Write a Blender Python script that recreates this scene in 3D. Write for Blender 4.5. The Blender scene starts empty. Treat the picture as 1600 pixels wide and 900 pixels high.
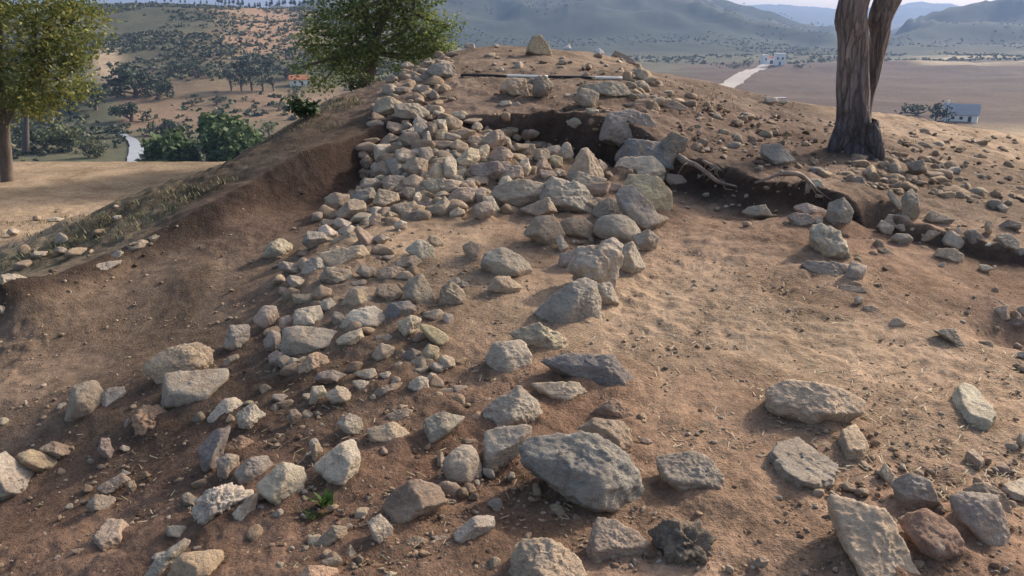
import bpy, bmesh, math, random
import numpy as np
from mathutils import Vector

# ------------------------------------------------------------------ camera, sky, sun, exposure
scene = bpy.context.scene
C = scene.collection
PITCH = math.radians(18.4)
F = 1230.0                                   # focal length in photo pixels (1600 wide)
cam_d = bpy.data.cameras.new('camera')
cam_d.sensor_width = 36.0
cam_d.lens = 36.0 * F / 1600.0
cam_d.clip_start = 0.05
cam_d.clip_end = 30000
cam = bpy.data.objects.new('camera', cam_d)
C.objects.link(cam)
cam.location = (0, 0, 0)                     # eye height: the ground at the feet is about 1.65 below
cam.rotation_euler = (math.radians(90) - PITCH, 0, 0)
scene.camera = cam

SUN_EL, SUN_AZ = math.radians(29), math.radians(40)      # azimuth counted from +X (right) towards +Y (away)
sun_vec = Vector((math.cos(SUN_EL) * math.cos(SUN_AZ), math.cos(SUN_EL) * math.sin(SUN_AZ), math.sin(SUN_EL)))
world = bpy.data.worlds.new('World')
scene.world = world
world.use_nodes = True
wn = world.node_tree
bg = wn.nodes['Background']
sky = wn.nodes.new('ShaderNodeTexSky')
sky.sky_type = 'NISHITA'
sky.sun_disc = False
sky.sun_elevation = SUN_EL
sky.sun_rotation = math.radians(90) - SUN_AZ
sky.air_density = 1.0
sky.dust_density = 4.0
sky.ozone_density = 0.4
wn.links.new(sky.outputs['Color'], bg.inputs['Color'])
bg.inputs['Strength'].default_value = 0.15
sd = bpy.data.lights.new('sun', 'SUN')
sd.energy = 3.0
sd.angle = math.radians(3.5)
sd.color = (1.0, 0.90, 0.78)
sun = bpy.data.objects.new('sun', sd)
C.objects.link(sun)
sun.rotation_euler = sun_vec.to_track_quat('Z', 'Y').to_euler()
vs = scene.view_settings
vs.view_transform = 'Standard'
vs.look = 'None'
vs.exposure = 0.80
vs.gamma = 1.0
vs.use_curve_mapping = False
scene.cycles.max_bounces = 6
scene.cycles.diffuse_bounces = 3
scene.cycles.volume_bounces = 1
HAZE_DENSITY = 0.00023
HAZE_COLOR = (0.27, 0.395, 0.68)

rng = np.random.default_rng(7)
random.seed(7)

# ------------------------------------------------------------------ numeric helpers
SP, CP = math.sin(PITCH), math.cos(PITCH)


def ray(px, py):
    u = (np.asarray(px, float) - 800) / F
    v = (450 - np.asarray(py, float)) / F
    return u, CP + v * SP, -SP + v * CP          # direction, forward component kept un-normalised


def at(px, py, Y):
    """world point on the line of sight of a photo pixel at forward distance Y"""
    dx, dy, dz = ray(px, py)
    return float(dx / dy * Y), float(Y), float(dz / dy * Y)


def rz(py):
    d = ray(800, py)
    return d[2] / d[1]


def sstep(a, b, x):
    t = np.clip((x - a) / (b - a), 0, 1)
    return t * t * (3 - 2 * t)


def h3(ix, iy, iz, seed):
    n = (ix * 374761393 + iy * 668265263 + iz * 2147483647 + seed * 1274126177) & 0xffffffff
    n = ((n ^ (n >> 13)) * 1274126177) & 0xffffffff
    n = ((n ^ (n >> 16)) * 2246822519) & 0xffffffff
    return ((n ^ (n >> 15)) & 0xffff) / 32767.5 - 1.0


def noise3(x, y, z, seed=0):
    x, y, z = np.broadcast_arrays(np.asarray(x, float), np.asarray(y, float), np.asarray(z, float))
    ix, iy, iz = (np.floor(q).astype(np.int64) for q in (x, y, z))
    fx, fy, fz = x - ix, y - iy, z - iz
    fx, fy, fz = (q * q * q * (q * (q * 6 - 15) + 10) for q in (fx, fy, fz))
    r = 0
    for dx in (0, 1):
        for dy in (0, 1):
            for dz in (0, 1):
                w = (fx if dx else 1 - fx) * (fy if dy else 1 - fy) * (fz if dz else 1 - fz)
                r = r + w * h3(ix + dx, iy + dy, iz + dz, seed)
    return r


def noise2(x, y, seed=0):
    x, y = np.broadcast_arrays(np.asarray(x, float), np.asarray(y, float))
    ix, iy = np.floor(x).astype(np.int64), np.floor(y).astype(np.int64)
    fx, fy = x - ix, y - iy
    fx, fy = (q * q * q * (q * (q * 6 - 15) + 10) for q in (fx, fy))
    z0 = np.zeros_like(ix)
    r = 0
    for dx in (0, 1):
        for dy in (0, 1):
            w = (fx if dx else 1 - fx) * (fy if dy else 1 - fy)
            r = r + w * h3(ix + dx, iy + dy, z0, seed)
    return r


def fbm2(x, y, octv=4, seed=0):
    r, a = 0, 1.0
    for k in range(octv):
        r = r + a * noise2(x * 2 ** k + 17.3 * k, y * 2 ** k - 9.1 * k, seed + k)
        a *= 0.5
    return r


class TPS:
    def __init__(self, pts, lam=0.0):
        p = np.array(pts, float)
        self.p = p[:, :2]
        n = len(p)
        K = self.k(np.linalg.norm(self.p[:, None] - self.p[None], axis=2)) + lam * np.eye(n)
        P = np.c_[np.ones(n), self.p]
        A = np.zeros((n + 3, n + 3))
        A[:n, :n] = K
        A[:n, n:] = P
        A[n:, :n] = P.T
        self.w = np.linalg.solve(A, np.r_[p[:, 2], np.zeros(3)])

    @staticmethod
    def k(r):
        return r * r * np.log(r + 1e-9)

    def __call__(self, x, y):
        x, y = np.asarray(x, float), np.asarray(y, float)
        out = self.w[-3] + self.w[-2] * x + self.w[-1] * y
        for (px, py), w in zip(self.p, self.w):
            out = out + w * self.k(np.hypot(x - px, y - py))
        return out


# ------------------------------------------------------------------ terrain
def far_z(x, y):
    """hills, valley and plain beyond the mound: s is the column in which the horizon stands"""
    Y = np.maximum(np.asarray(y, float), 1.0)
    s = np.asarray(x, float) / Y * 1.0539 * F + 800
    s = np.clip(s, -1500, 3200)
    ly = np.log(Y)
    v = np.interp(ly, np.log([9, 13, 19, 24, 32, 60, 120, 165, 220, 1000, 2500, 8000]),
                  [-2.6, -3.0, -3.1, -4.0, -6.5, -13, -23, -25.3, -26, -27, -30, -40])
    # under the mound ridge itself, the ground lies higher until Y ~ 20
    ridge = np.interp(s, [430, 560, 690, 950, 1020, 1100, 1200, 1300, 1500, 1900], [0, .55, 1, 1, .8, .55, .36, .22, .2, .15])
    rz_ = np.interp(ly, np.log([9, 14, 16, 20, 28, 45]), [-.45, -.42, -.75, -2.2, -5.5, -10])
    wr = ridge * (1 - sstep(22, 45, Y))
    v = v * (1 - wr) + rz_ * wr
    h1 = np.interp(s, [-1500, -300, 0, 150, 250, 330, 420, 480, 560, 640, 700, 760], [-5, 2, 10, 10, 7, 9, 17, 16, 22, 45, 75, 110])
    b1 = np.where(Y < 600, sstep(190, 600, Y) ** 0.9, 1 - sstep(620, 1050, Y))
    t1 = 600 * rz(h1)
    z = v + np.maximum(t1 - v, 0) * b1
    h2 = np.interp(s, [-1500, 300, 560, 640, 700, 800, 850, 885, 930, 1000, 1090, 1150, 1200, 1250, 1300, 1340, 1370, 1420, 1500, 1560, 1620, 2000, 3000],
                   [20, 20, 12, 3, 3, 9, 13, 7, 4, 3, 6, 14, 26, 44, 50, 68, 66, 42, 20, 8, 0, -10, -10])
    b2 = np.where(Y < 1700, sstep(820, 1700, Y), 1 - sstep(1800, 2700, Y))
    t2 = 1700 * rz(h2)
    z = z + np.maximum(t2 - z, 0) * b2
    h3_ = np.interp(s, [-1500, 600, 1000, 1120, 1200, 1300, 1380, 1430, 1480, 1520, 1600, 3000], [30, 30, 22, 12, 9, 16, 14, 6, 9, 22, 14, 14])
    b3 = np.where(Y < 4600, sstep(2600, 4600, Y), 1 - sstep(4700, 7000, Y))
    t3 = 4600 * rz(h3_)
    z = z + np.maximum(t3 - z, 0) * b3
    # natural unevenness growing with distance
    amp = sstep(20, 200, Y)
    z = z + amp * fbm2(x / 70, y / 70, 4, 3) * 2.2 * sstep(220, 500, Y) + amp * fbm2(x / 14, y / 14, 3, 8) * .35
    z = z + sstep(900, 1500, Y) * (.55 - np.abs(fbm2(x / 260, y / 260, 4, 5))) * 48 * (1 - .6 * sstep(1300, 1800, Y))
    return z


EDGE = [(-420, 560, 4.3), (0, 445, 5.2), (100, 422, 5.55), (180, 388, 5.95), (260, 352, 6.25), (330, 316, 6.5), (400, 277, 6.9),
        (480, 236, 7.3), (545, 214, 7.75), (600, 192, 8.15), (680, 182, 8.3), (760, 180, 8.35), (860, 181, 8.3), (950, 186, 8.1),
        (1010, 215, 7.7), (1050, 243, 7.4), (1100, 252, 7.3), (1190, 281, 6.9), (1250, 288, 6.8), (1345, 312, 6.45), (1400, 345, 6.05),
        (1500, 372, 5.8), (1600, 395, 5.55), (1750, 430, 5.2), (2100, 520, 4.5)]
edge_w = [at(*e) for e in EDGE]
poly_exc = [(p[0], p[1]) for p in edge_w] + [(6.0, -1.0), (0, -3), (-6, -1.0)]

TOP = list(edge_w)
for q in [(-300, 430, 6.5), (0, 400, 6.8), (100, 392, 6.6), (100, 350, 9.5), (200, 312, 7.9), (330, 264, 8.2), (400, 226, 9.0), (500, 166, 10), (560, 140, 10.6),
          (600, 128, 11), (640, 110, 12), (700, 84, 13.6), (840, 80, 14), (950, 88, 13.6), (1000, 112, 12.8), (1100, 127, 12),
          (1200, 157, 11), (1300, 186, 10.4), (1400, 184, 11), (1500, 197, 12), (1600, 216, 13),
          (720, 121, 10), (850, 123, 10), (970, 126, 10), (660, 150, 9.3), (850, 155, 9.1), (1000, 160, 9.2), (1080, 190, 8.8), (1180, 215, 8.6),
          (1330, 242, 8.2), (1250, 250, 7.8), (1400, 260, 8.0), (1500, 250, 9), (1600, 300, 8), (1500, 320, 6.9), (1700, 300, 8.5)]:
    TOP.append(at(*q))
for az in np.linspace(-700, 2300, 16):
    for Yq in (15.5, 18):
        xq = (az - 800) / F / 1.0539 * Yq
        TOP.append((xq, Yq, float(far_z(xq, Yq))))
for q in [(-4.6, 9, -2.6), (-6, 9, -2.9), (-5.5, 6.5, -2.4), (-6, 12, -3.0), (-8, 13, -3.0), (-4.5, 12.2, -2.95), (7, 6, -1.9), (8, 9, -2.1), (-7, 5, -2.6)]:
    TOP.append(q)
FLOOR = []
for q in [(800, 900, 2.08), (500, 900, 2.08), (1100, 900, 2.07), (1400, 900, 2.07), (1600, 900, 2.08), (1900, 900, 2.1), (200, 900, 2.25), (0, 900, 2.35), (-300, 900, 2.5),
          (800, 745, 2.66), (600, 745, 2.66), (1100, 745, 2.65), (1400, 745, 2.64), (1600, 745, 2.68), (400, 760, 2.68), (200, 760, 3.0), (0, 780, 3.1), (-300, 780, 3.2),
          (800, 600, 3.40), (600, 600, 3.40), (1000, 600, 3.40), (1250, 600, 3.42), (1600, 600, 3.6), (450, 600, 3.55), (300, 650, 3.45), (180, 640, 3.6), (0, 620, 3.95), (-300, 640, 4.0),
          (800, 450, 4.62), (650, 450, 4.55), (500, 480, 4.3), (450, 540, 3.95), (950, 450, 4.68), (1100, 450, 4.75), (1250, 450, 4.75), (1500, 450, 4.95), (1600, 450, 5.1), (1900, 500, 4.7),
          (370, 520, 4.35), (200, 500, 4.95), (0, 500, 5.05), (300, 430, 5.4), (400, 450, 4.95),
          (800, 345, 6.0), (700, 345, 6.0), (600, 360, 5.7), (520, 380, 5.5), (450, 400, 5.6), (400, 350, 6.35), (450, 325, 6.9), (520, 315, 7.05),
          (950, 345, 6.15), (1100, 345, 6.2), (1250, 345, 6.1), (1350, 370, 5.85), (1450, 400, 5.55),
          (1100, 297, 7.2), (1190, 300, 6.85), (1050, 290, 7.25), (1300, 330, 6.35),
          (570, 290, 7.1), (620, 230, 7.55), (650, 195, 8.05), (700, 260, 7.15), (760, 300, 6.7), (800, 230, 7.8), (840, 243, 7.95), (890, 252, 7.9), (950, 258, 7.8), (850, 290, 7.0), (920, 290, 7.1),
          (990, 270, 7.2), (1010, 235, 7.5), (1000, 320, 6.5)]:
    FLOOR.append(at(*q))
DROPS = {1: .10, 2: .11, 3: .13, 4: .16, 5: .18, 6: .26, 7: .40, 8: .50, 11: .2, 12: .42, 13: .5, 14: .46, 15: .34, 16: .28, 17: .22, 18: .18, 19: .15, 20: .10, 21: .09, 22: .08}
for k_, dr_ in DROPS.items():
    a_, b_ = np.array(edge_w[k_ - 1][:2]), np.array(edge_w[k_ + 1][:2])
    e_ = (b_ - a_) / np.linalg.norm(b_ - a_)
    n_ = np.array([e_[1], -e_[0]])                   # into the excavation
    FLOOR.append((edge_w[k_][0] + n_[0] * .14, edge_w[k_][1] + n_[1] * .14, edge_w[k_][2] - dr_))
FLOOR += [(-1.5, .5, -1.75), (1.5, .5, -1.65), (0, -1.5, -1.7), (-4, .5, -2.2), (4, .5, -1.75)]
tps_top, tps_floor = TPS(TOP, .002), TPS(FLOOR, .002)


def poly_sd(x, y, poly):
    """signed distance (positive inside) to a closed polygon"""
    P = np.array(poly)
    d = np.full(np.shape(x), 1e9)
    inside = np.zeros(np.shape(x), bool)
    for k in range(len(P)):
        a, b = P[k], P[(k + 1) % len(P)]
        e = b - a
        t = np.clip(((x - a[0]) * e[0] + (y - a[1]) * e[1]) / (e @ e), 0, 1)
        d = np.minimum(d, np.hypot(x - a[0] - t * e[0], y - a[1] - t * e[1]))
        cnd = (a[1] > y) != (b[1] > y)
        with np.errstate(divide='ignore', invalid='ignore'):
            xi = a[0] + (y - a[1]) * e[0] / e[1]
        inside ^= cnd & (x < xi)
    return np.where(inside, d, -d)


def ground_z(x, y, detail=True):
    x, y = np.broadcast_arrays(np.asarray(x, float), np.asarray(y, float))
    r = np.hypot(x, y)
    z = np.empty(x.shape)
    near = (r < 19) & (np.abs(x) < 16)
    zf = far_z(x, y)
    z[...] = zf
    if near.any():
        xn, yn = x[near], y[near]
        zt = tps_top(xn, yn)
        zl = tps_floor(xn, yn)
        sdv = poly_sd(xn, yn, poly_exc) + .022 * noise2(xn * 2.1, yn * 2.1, 4) + .006 * noise2(xn * 7, yn * 7, 6)
        wd = .06 + .28 * (1 - sstep(-1.35, -.9, xn)) * sstep(3.5, 5.5, yn)
        w = sstep(-.01, 1.0 * wd, sdv)
        zn = zt * (1 - w) + np.minimum(zl, zt + .03) * w
        # soft talus at the foot of the cut
        # small hollow cut near the right edge
        hx, hy, _ = at(1600, 520, 4.35)
        zn -= .16 * np.exp(-(((xn - hx) / .35) ** 2 + ((yn - hy) / .22) ** 2))
        hx, hy, _ = at(1375, 326, 6.35)
        zn -= .25 * np.exp(-(((xn - hx) / .18) ** 2 + ((yn - hy) / .14) ** 2))
        if detail:
            rough = .6 + .8 * sstep(-.3, .3, noise2(xn * .9, yn * .9, 31))
            zn = zn + rough * (.012 * fbm2(xn * 2.3, yn * 2.3, 3, 21) + .0085 * fbm2(xn * 11, yn * 11, 4, 22)) + (1 - w) * .012 * fbm2(xn * 3.5, yn * 3.5, 3, 23)
        b = sstep(14.0, 18.0, r[near])
        bx = sstep(10.0, 15.0, np.abs(xn))
        b = np.maximum(b, bx)
        z[near] = zn * (1 - b) + zf[near] * b
    # behind the camera: level ground
    zb = -1.7 - .02 * np.abs(x)
    wb = sstep(0.0, -3.0, y) if False else 1 - sstep(-3.0, 0.3, y)
    return z * (1 - wb) + zb * wb


GX0, GY0, GST = -8.0, 0.6, 0.04
gxx, gyy = np.meshgrid(np.arange(GX0, 9.0, GST), np.arange(GY0, 17.0, GST))
GZ = ground_z(gxx, gyy, False)


def gz_near(x, y):
    fx, fy = (np.asarray(x) - GX0) / GST, (np.asarray(y) - GY0) / GST
    ix = np.clip(fx.astype(int), 0, GZ.shape[1] - 2)
    iy = np.clip(fy.astype(int), 0, GZ.shape[0] - 2)
    tx, ty = fx - ix, fy - iy
    return (GZ[iy, ix] * (1 - tx) + GZ[iy, ix + 1] * tx) * (1 - ty) + (GZ[iy + 1, ix] * (1 - tx) + GZ[iy + 1, ix + 1] * tx) * ty


def gz_any(x, y):
    inn = (x > GX0) & (x < 8.9) & (y > GY0) & (y < 16.9)
    out = np.empty(np.shape(x))
    out[inn] = gz_near(x[inn], y[inn])
    if (~inn).any():
        out[~inn] = ground_z(x[~inn], y[~inn], False)
    return out


TS = np.concatenate([np.linspace(1.2, 16, 900), np.geomspace(16.1, 6000, 900)])


def hit(px, py, ymin=0.0):
    """point where the line of sight of a photo pixel meets the ground (beyond ymin)"""
    dx, dy, dz = (float(q) for q in ray(px, py))
    Y = TS
    x, z = dx / dy * Y, dz / dy * Y
    g = gz_any(x, Y) - z
    cr = (g[1:] > 0) & (g[:-1] <= 0) & (Y[:-1] >= ymin)
    if not cr.any():
        return None
    k = int(np.argmax(cr)) + 1
    t = g[k - 1] / (g[k - 1] - g[k])
    Yh = Y[k - 1] + (Y[k] - Y[k - 1]) * t
    return np.array([dx / dy * Yh, Yh, dz / dy * Yh])


# ------------------------------------------------------------------ materials
def new_mat(name):
    m = bpy.data.materials.new(name)
    m.use_nodes = True
    nt = m.node_tree
    return m, nt, nt.nodes['Principled BSDF']


def nd(nt, t, **kw):
    n = nt.nodes.new(t)
    for k, v in kw.items():
        if k in n.inputs:
            n.inputs[k].default_value = v
        else:
            setattr(n, k, v)
    return n


def noise(nt, vec, scale, detail=5, rough=.6, dist=0.0):
    n = nd(nt, 'ShaderNodeTexNoise', Scale=scale, Detail=detail, Roughness=rough, Distortion=dist)
    nt.links.new(vec, n.inputs['Vector'])
    return n.outputs['Fac']


def ramp(nt, fac, stops):
    n = nt.nodes.new('ShaderNodeValToRGB')
    el = n.color_ramp.elements
    while len(el) > 1:
        el.remove(el[-1])
    for k, (p, c) in enumerate(stops):
        e = el[0] if k == 0 else el.new(p)
        e.position = p
        e.color = (*c, 1) if len(c) == 3 else c
    nt.links.new(fac, n.inputs['Fac'])
    return n.outputs['Color']


def mix(nt, fac, a, b, mode='MIX'):
    n = nt.nodes.new('ShaderNodeMix')
    n.data_type = 'RGBA'
    n.blend_type = mode
    for sock, v in ((n.inputs['Factor'], fac), (n.inputs[6], a), (n.inputs[7], b)):
        if hasattr(v, 'is_output') or isinstance(v, bpy.types.NodeSocket):
            nt.links.new(v, sock)
        elif isinstance(v, (int, float)):
            sock.default_value = v
        else:
            sock.default_value = (*v, 1)
    return n.outputs[2]


def bump(nt, bsdf, h, strength, dist):
    b = nd(nt, 'ShaderNodeBump', Strength=strength, Distance=dist)
    nt.links.new(h, b.inputs['Height'])
    nt.links.new(b.outputs['Normal'], bsdf.inputs['Normal'])
    return b


def mathn(nt, op, a, b):
    n = nt.nodes.new('ShaderNodeMath')
    n.operation = op
    for i, v in enumerate((a, b)):
        if isinstance(v, bpy.types.NodeSocket):
            nt.links.new(v, n.inputs[i])
        else:
            n.inputs[i].default_value = v
    return n.outputs[0]


def ground_material():
    m, nt, b = new_mat('soil')
    L = nt.links
    geo = nt.nodes.new('ShaderNodeNewGeometry')
    pos = geo.outputs['Position']
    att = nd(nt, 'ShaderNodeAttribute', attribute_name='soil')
    n1 = noise(nt, pos, 1.7, 6, .65)
    n2 = noise(nt, pos, 14, 6, .7)
    n3 = noise(nt, pos, 70, 4, .7)
    nfar = noise(nt, pos, .02, 8, .7)
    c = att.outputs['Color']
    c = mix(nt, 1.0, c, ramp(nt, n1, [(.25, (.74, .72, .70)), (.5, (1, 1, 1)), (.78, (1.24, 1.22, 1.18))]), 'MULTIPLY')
    c = mix(nt, 1.0, c, ramp(nt, n2, [(.28, (.66, .63, .60)), (.5, (1, 1, 1)), (.72, (1.32, 1.30, 1.25))]), 'MULTIPLY')
    c = mix(nt, .8, c, ramp(nt, n3, [(.28, (.6, .58, .55)), (.5, (1, 1, 1)), (.72, (1.4, 1.38, 1.34))]), 'MULTIPLY')
    c = mix(nt, .9, c, ramp(nt, nfar, [(.3, (.72, .72, .72)), (.5, (1, 1, 1)), (.7, (1.25, 1.25, 1.25))]), 'MULTIPLY')
    c = mix(nt, 1.0, c, ramp(nt, noise(nt, pos, .45, 6, .7, 1.0), [(.34, (.70, .68, .66)), (.5, (1, 1, 1)), (.68, (1.16, 1.15, 1.13))]), 'MULTIPLY')
    # crumbs of pale stone and straw in the soil
    vo = nd(nt, 'ShaderNodeTexVoronoi', Scale=55.0)
    L.new(pos, vo.inputs['Vector'])
    crumb = ramp(nt, vo.outputs['Distance'], [(.10, (1, 1, 1)), (.22, (0, 0, 0))])
    pick = ramp(nt, noise(nt, pos, 9, 3, .6), [(.50, (0, 0, 0)), (.66, (.55, .55, .55))])
    cm = mix(nt, 1.0, crumb, pick, 'MULTIPLY')
    ln = nd(nt, 'ShaderNodeVectorMath', operation='LENGTH')
    L.new(pos, ln.inputs[0])
    cm = mix(nt, 1.0, cm, ramp(nt, mathn(nt, 'MULTIPLY', ln.outputs['Value'], .01), [(.15, (1, 1, 1)), (.30, (0, 0, 0))]), 'MULTIPLY')   # stone crumbs lie on the dig only
    c = mix(nt, cm, c, (.40, .34, .27))
    L.new(c, b.inputs['Base Color'])
    b.inputs['Roughness'].default_value = 1.0
    b.inputs['Specular IOR Level'].default_value = 0.1
    h = mathn(nt, 'ADD', mathn(nt, 'MULTIPLY', n2, 1.0), mathn(nt, 'ADD', mathn(nt, 'MULTIPLY', n3, .85), mathn(nt, 'MULTIPLY', crumb, .3)))
    smooth = ramp(nt, noise(nt, pos, 1.1, 4, .6, .5), [(.40, (.22, .22, .22)), (.60, (1, 1, 1))])
    h = mathn(nt, 'MULTIPLY', h, smooth)
    bump(nt, b, h, 1.0, .032)
    return m


def rock_material(name, dust=.35, scale=1.0, attr=None):
    m, nt, b = new_mat(name)
    L = nt.links
    tc = nt.nodes.new('ShaderNodeTexCoord')
    oi = nt.nodes.new('ShaderNodeObjectInfo')
    off = nd(nt, 'ShaderNodeVectorMath', operation='SCALE')
    comb = nt.nodes.new('ShaderNodeCombineXYZ')
    for k in range(3):
        L.new(oi.outputs['Random'], comb.inputs[k])
    L.new(comb.outputs[0], off.inputs[0])
    off.inputs['Scale'].default_value = 37.0
    add = nd(nt, 'ShaderNodeVectorMath', operation='ADD')
    L.new(tc.outputs['Object'], add.inputs[0])
    L.new(off.outputs[0], add.inputs[1])
    p = add.outputs[0]
    sc2 = nd(nt, 'ShaderNodeVectorMath', operation='SCALE')
    L.new(p, sc2.inputs[0])
    L.new(mathn(nt, 'ADD', mathn(nt, 'MULTIPLY', mathn(nt, 'FRACT', mathn(nt, 'MULTIPLY', oi.outputs['Random'], 7.31), 0), 1.3), .55), sc2.inputs['Scale'])
    p = sc2.outputs[0]
    mp = nd(nt, 'ShaderNodeMapping')
    mp.inputs['Scale'].default_value = (.5, .7, 3.2)
    L.new(p, mp.inputs['Vector'])
    cr = nt.nodes.new('ShaderNodeCombineXYZ')
    for k in range(3):
        L.new(mathn(nt, 'MULTIPLY', mathn(nt, 'FRACT', mathn(nt, 'MULTIPLY', oi.outputs['Random'], 3.7 + 5.1 * k), 0), 2.6), cr.inputs[k])
    L.new(cr.outputs[0], mp.inputs['Rotation'])
    strata = noise(nt, mp.outputs[0], 14 * scale, 5, .65, .6)
    n1 = noise(nt, p, 5 * scale, 6, .65, .4)
    n2 = mathn(nt, 'ADD', mathn(nt, 'MULTIPLY', noise(nt, p, 28 * scale, 6, .72), .55), mathn(nt, 'MULTIPLY', strata, .45))
    n3 = noise(nt, p, 120 * scale, 4, .7)
    c = nd(nt, 'ShaderNodeAttribute', attribute_name=attr).outputs['Color'] if attr else oi.outputs['Color']
    c = mix(nt, 1.0, c, ramp(nt, n1, [(.28, (.62, .60, .60)), (.5, (1, 1, 1)), (.72, (1.22, 1.2, 1.15))]), 'MULTIPLY')
    c = mix(nt, 1.0, c, ramp(nt, n2, [(.25, (.50, .48, .47)), (.48, (1, 1, 1)), (.75, (1.36, 1.34, 1.28))]), 'MULTIPLY')
    c = mix(nt, .7, c, ramp(nt, n3, [(.28, (.6, .6, .6)), (.5, (1, 1, 1)), (.72, (1.35, 1.35, 1.33))]), 'MULTIPLY')
    # lichen: pale and greenish blotches
    li = ramp(nt, noise(nt, p, 9 * scale, 7, .75, .8), [(.56, (0, 0, 0)), (.66, (.55, .55, .55))])
    c = mix(nt, li, c, (.44, .385, .305))
    li2 = ramp(nt, noise(nt, p, 16 * scale, 6, .7, .5), [(.60, (0, 0, 0)), (.69, (.6, .6, .6))])
    c = mix(nt, li2, c, (.10, .10, .085))
    # soil clinging to the stone, most where faces look up
    geo = nt.nodes.new('ShaderNodeNewGeometry')
    du = ramp(nt, noise(nt, p, 6 * scale, 6, .7, .3), [(.42, (0, 0, 0)), (.66, (dust, dust, dust))])
    c = mix(nt, du, c, (.30, .215, .145))
    L.new(c, b.inputs['Base Color'])
    b.inputs['Roughness'].default_value = .95
    b.inputs['Specular IOR Level'].default_value = .18
    h = mathn(nt, 'ADD', mathn(nt, 'MULTIPLY', n1, .8), mathn(nt, 'ADD', n2, mathn(nt, 'MULTIPLY', n3, .4)))
    bump(nt, b, h, .9, .022 / scale)
    return m


def leaf_material(name, trans=.35):
    m, nt, b = new_mat(name)
    L = nt.links
    att = nd(nt, 'ShaderNodeAttribute', attribute_name='leaf')
    L.new(att.outputs['Color'], b.inputs['Base Color'])
    b.inputs['Roughness'].default_value = .65
    b.inputs['Specular IOR Level'].default_value = .25
    tr = nt.nodes.new('ShaderNodeBsdfTranslucent')
    L.new(att.outputs['Color'], tr.inputs['Color'])
    mx = nd(nt, 'ShaderNodeMixShader', Fac=trans)
    L.new(b.outputs[0], mx.inputs[1])
    L.new(tr.outputs[0], mx.inputs[2])
    L.new(mx.outputs[0], nt.nodes['Material Output'].inputs['Surface'])
    return m


def plain(name, col, rough=.8, var=.25, scale=6.0, bd=.01, stretch=None, col2=None):
    m, nt, b = new_mat(name)
    tc = nt.nodes.new('ShaderNodeTexCoord')
    p = tc.outputs['Object']
    if stretch:
        mp = nd(nt, 'ShaderNodeMapping')
        mp.inputs['Scale'].default_value = stretch
        nt.links.new(p, mp.inputs['Vector'])
        p = mp.outputs[0]
    n1 = noise(nt, p, scale, 6, .7, .3)
    n2 = noise(nt, p, scale * 6, 4, .7)
    c = mix(nt, 1.0, col, ramp(nt, n1, [(.3, (1 - var,) * 3), (.5, (1, 1, 1)), (.7, (1 + var,) * 3)]), 'MULTIPLY')
    if col2:
        c = mix(nt, ramp(nt, noise(nt, p, scale * .45, 5, .6, .6), [(.45, (0, 0, 0)), (.6, (1, 1, 1))]), c, col2)
    c = mix(nt, .6, c, ramp(nt, n2, [(.3, (1 - var,) * 3), (.5, (1, 1, 1)), (.7, (1 + var,) * 3)]), 'MULTIPLY')
    nt.links.new(c, b.inputs['Base Color'])
    b.inputs['Roughness'].default_value = rough
    b.inputs['Specular IOR Level'].default_value = .25
    if bd:
        bump(nt, b, mathn(nt, 'ADD', n1, mathn(nt, 'MULTIPLY', n2, .4)), .8, bd)
    return m


M_SOIL = ground_material()
M_ROCK = rock_material('weathered_stone', .5)
M_ROCK_CLEAN = rock_material('dry_stone', .3)
M_ROCK_DIRTY = rock_material('earthy_stone', .9)
M_PEBBLE = rock_material('small_stone', .5, 1.0, 'leaf')
M_CLOD, _nt, _b = new_mat('clod_earth')
_tc = _nt.nodes.new('ShaderNodeTexCoord')
_n = noise(_nt, _tc.outputs['Object'], 60, 5, .7)
_nt.links.new(mix(_nt, 1.0, nd(_nt, 'ShaderNodeAttribute', attribute_name='leaf').outputs['Color'], ramp(_nt, _n, [(.3, (.6, .6, .6)), (.5, (1, 1, 1)), (.7, (1.3, 1.3, 1.3))]), 'MULTIPLY'), _b.inputs['Base Color'])
_b.inputs['Roughness'].default_value = 1.0
_b.inputs['Specular IOR Level'].default_value = .1
bump(_nt, _b, _n, 1.0, .02)
M_LEAF = leaf_material('leaves')
M_SCRUB = leaf_material('scrub_leaves', .15)
M_BARK = plain('bark', (.12, .095, .08), .9, .35, 8, .02, (1, 1, .3))
M_EUC = plain('eucalyptus_bark', (.235, .185, .16), .9, .55, 9, .06, (1, 1, .16), (.11, .10, .10))
_nt = M_EUC.node_tree
_b = _nt.nodes['Principled BSDF']
_src = _b.inputs['Base Color'].links[0].from_socket
_tc = _nt.nodes.new('ShaderNodeTexCoord')
_sx = _nt.nodes.new('ShaderNodeSeparateXYZ')
_nt.links.new(_tc.outputs['Object'], _sx.inputs[0])
_mp = nd(_nt, 'ShaderNodeMapping')
_mp.inputs['Scale'].default_value = (1, 1, .16)
_nt.links.new(_tc.outputs['Object'], _mp.inputs['Vector'])
_wn = noise(_nt, _mp.outputs[0], 9, 5, .7, .8)
_vo = nd(_nt, 'ShaderNodeTexVoronoi', feature='DISTANCE_TO_EDGE', Scale=16.0)
_va = nd(_nt, 'ShaderNodeVectorMath', operation='ADD')
_nt.links.new(_mp.outputs[0], _va.inputs[0])
_vs = nd(_nt, 'ShaderNodeVectorMath', operation='SCALE')
_vs.inputs['Scale'].default_value = .12
_cc = nt_c = _nt.nodes.new('ShaderNodeCombineXYZ')
for _k in range(3):
    _nt.links.new(_wn, _cc.inputs[_k])
_nt.links.new(_cc.outputs[0], _vs.inputs[0])
_nt.links.new(_vs.outputs[0], _va.inputs[1])
_nt.links.new(_va.outputs[0], _vo.inputs['Vector'])
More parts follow.
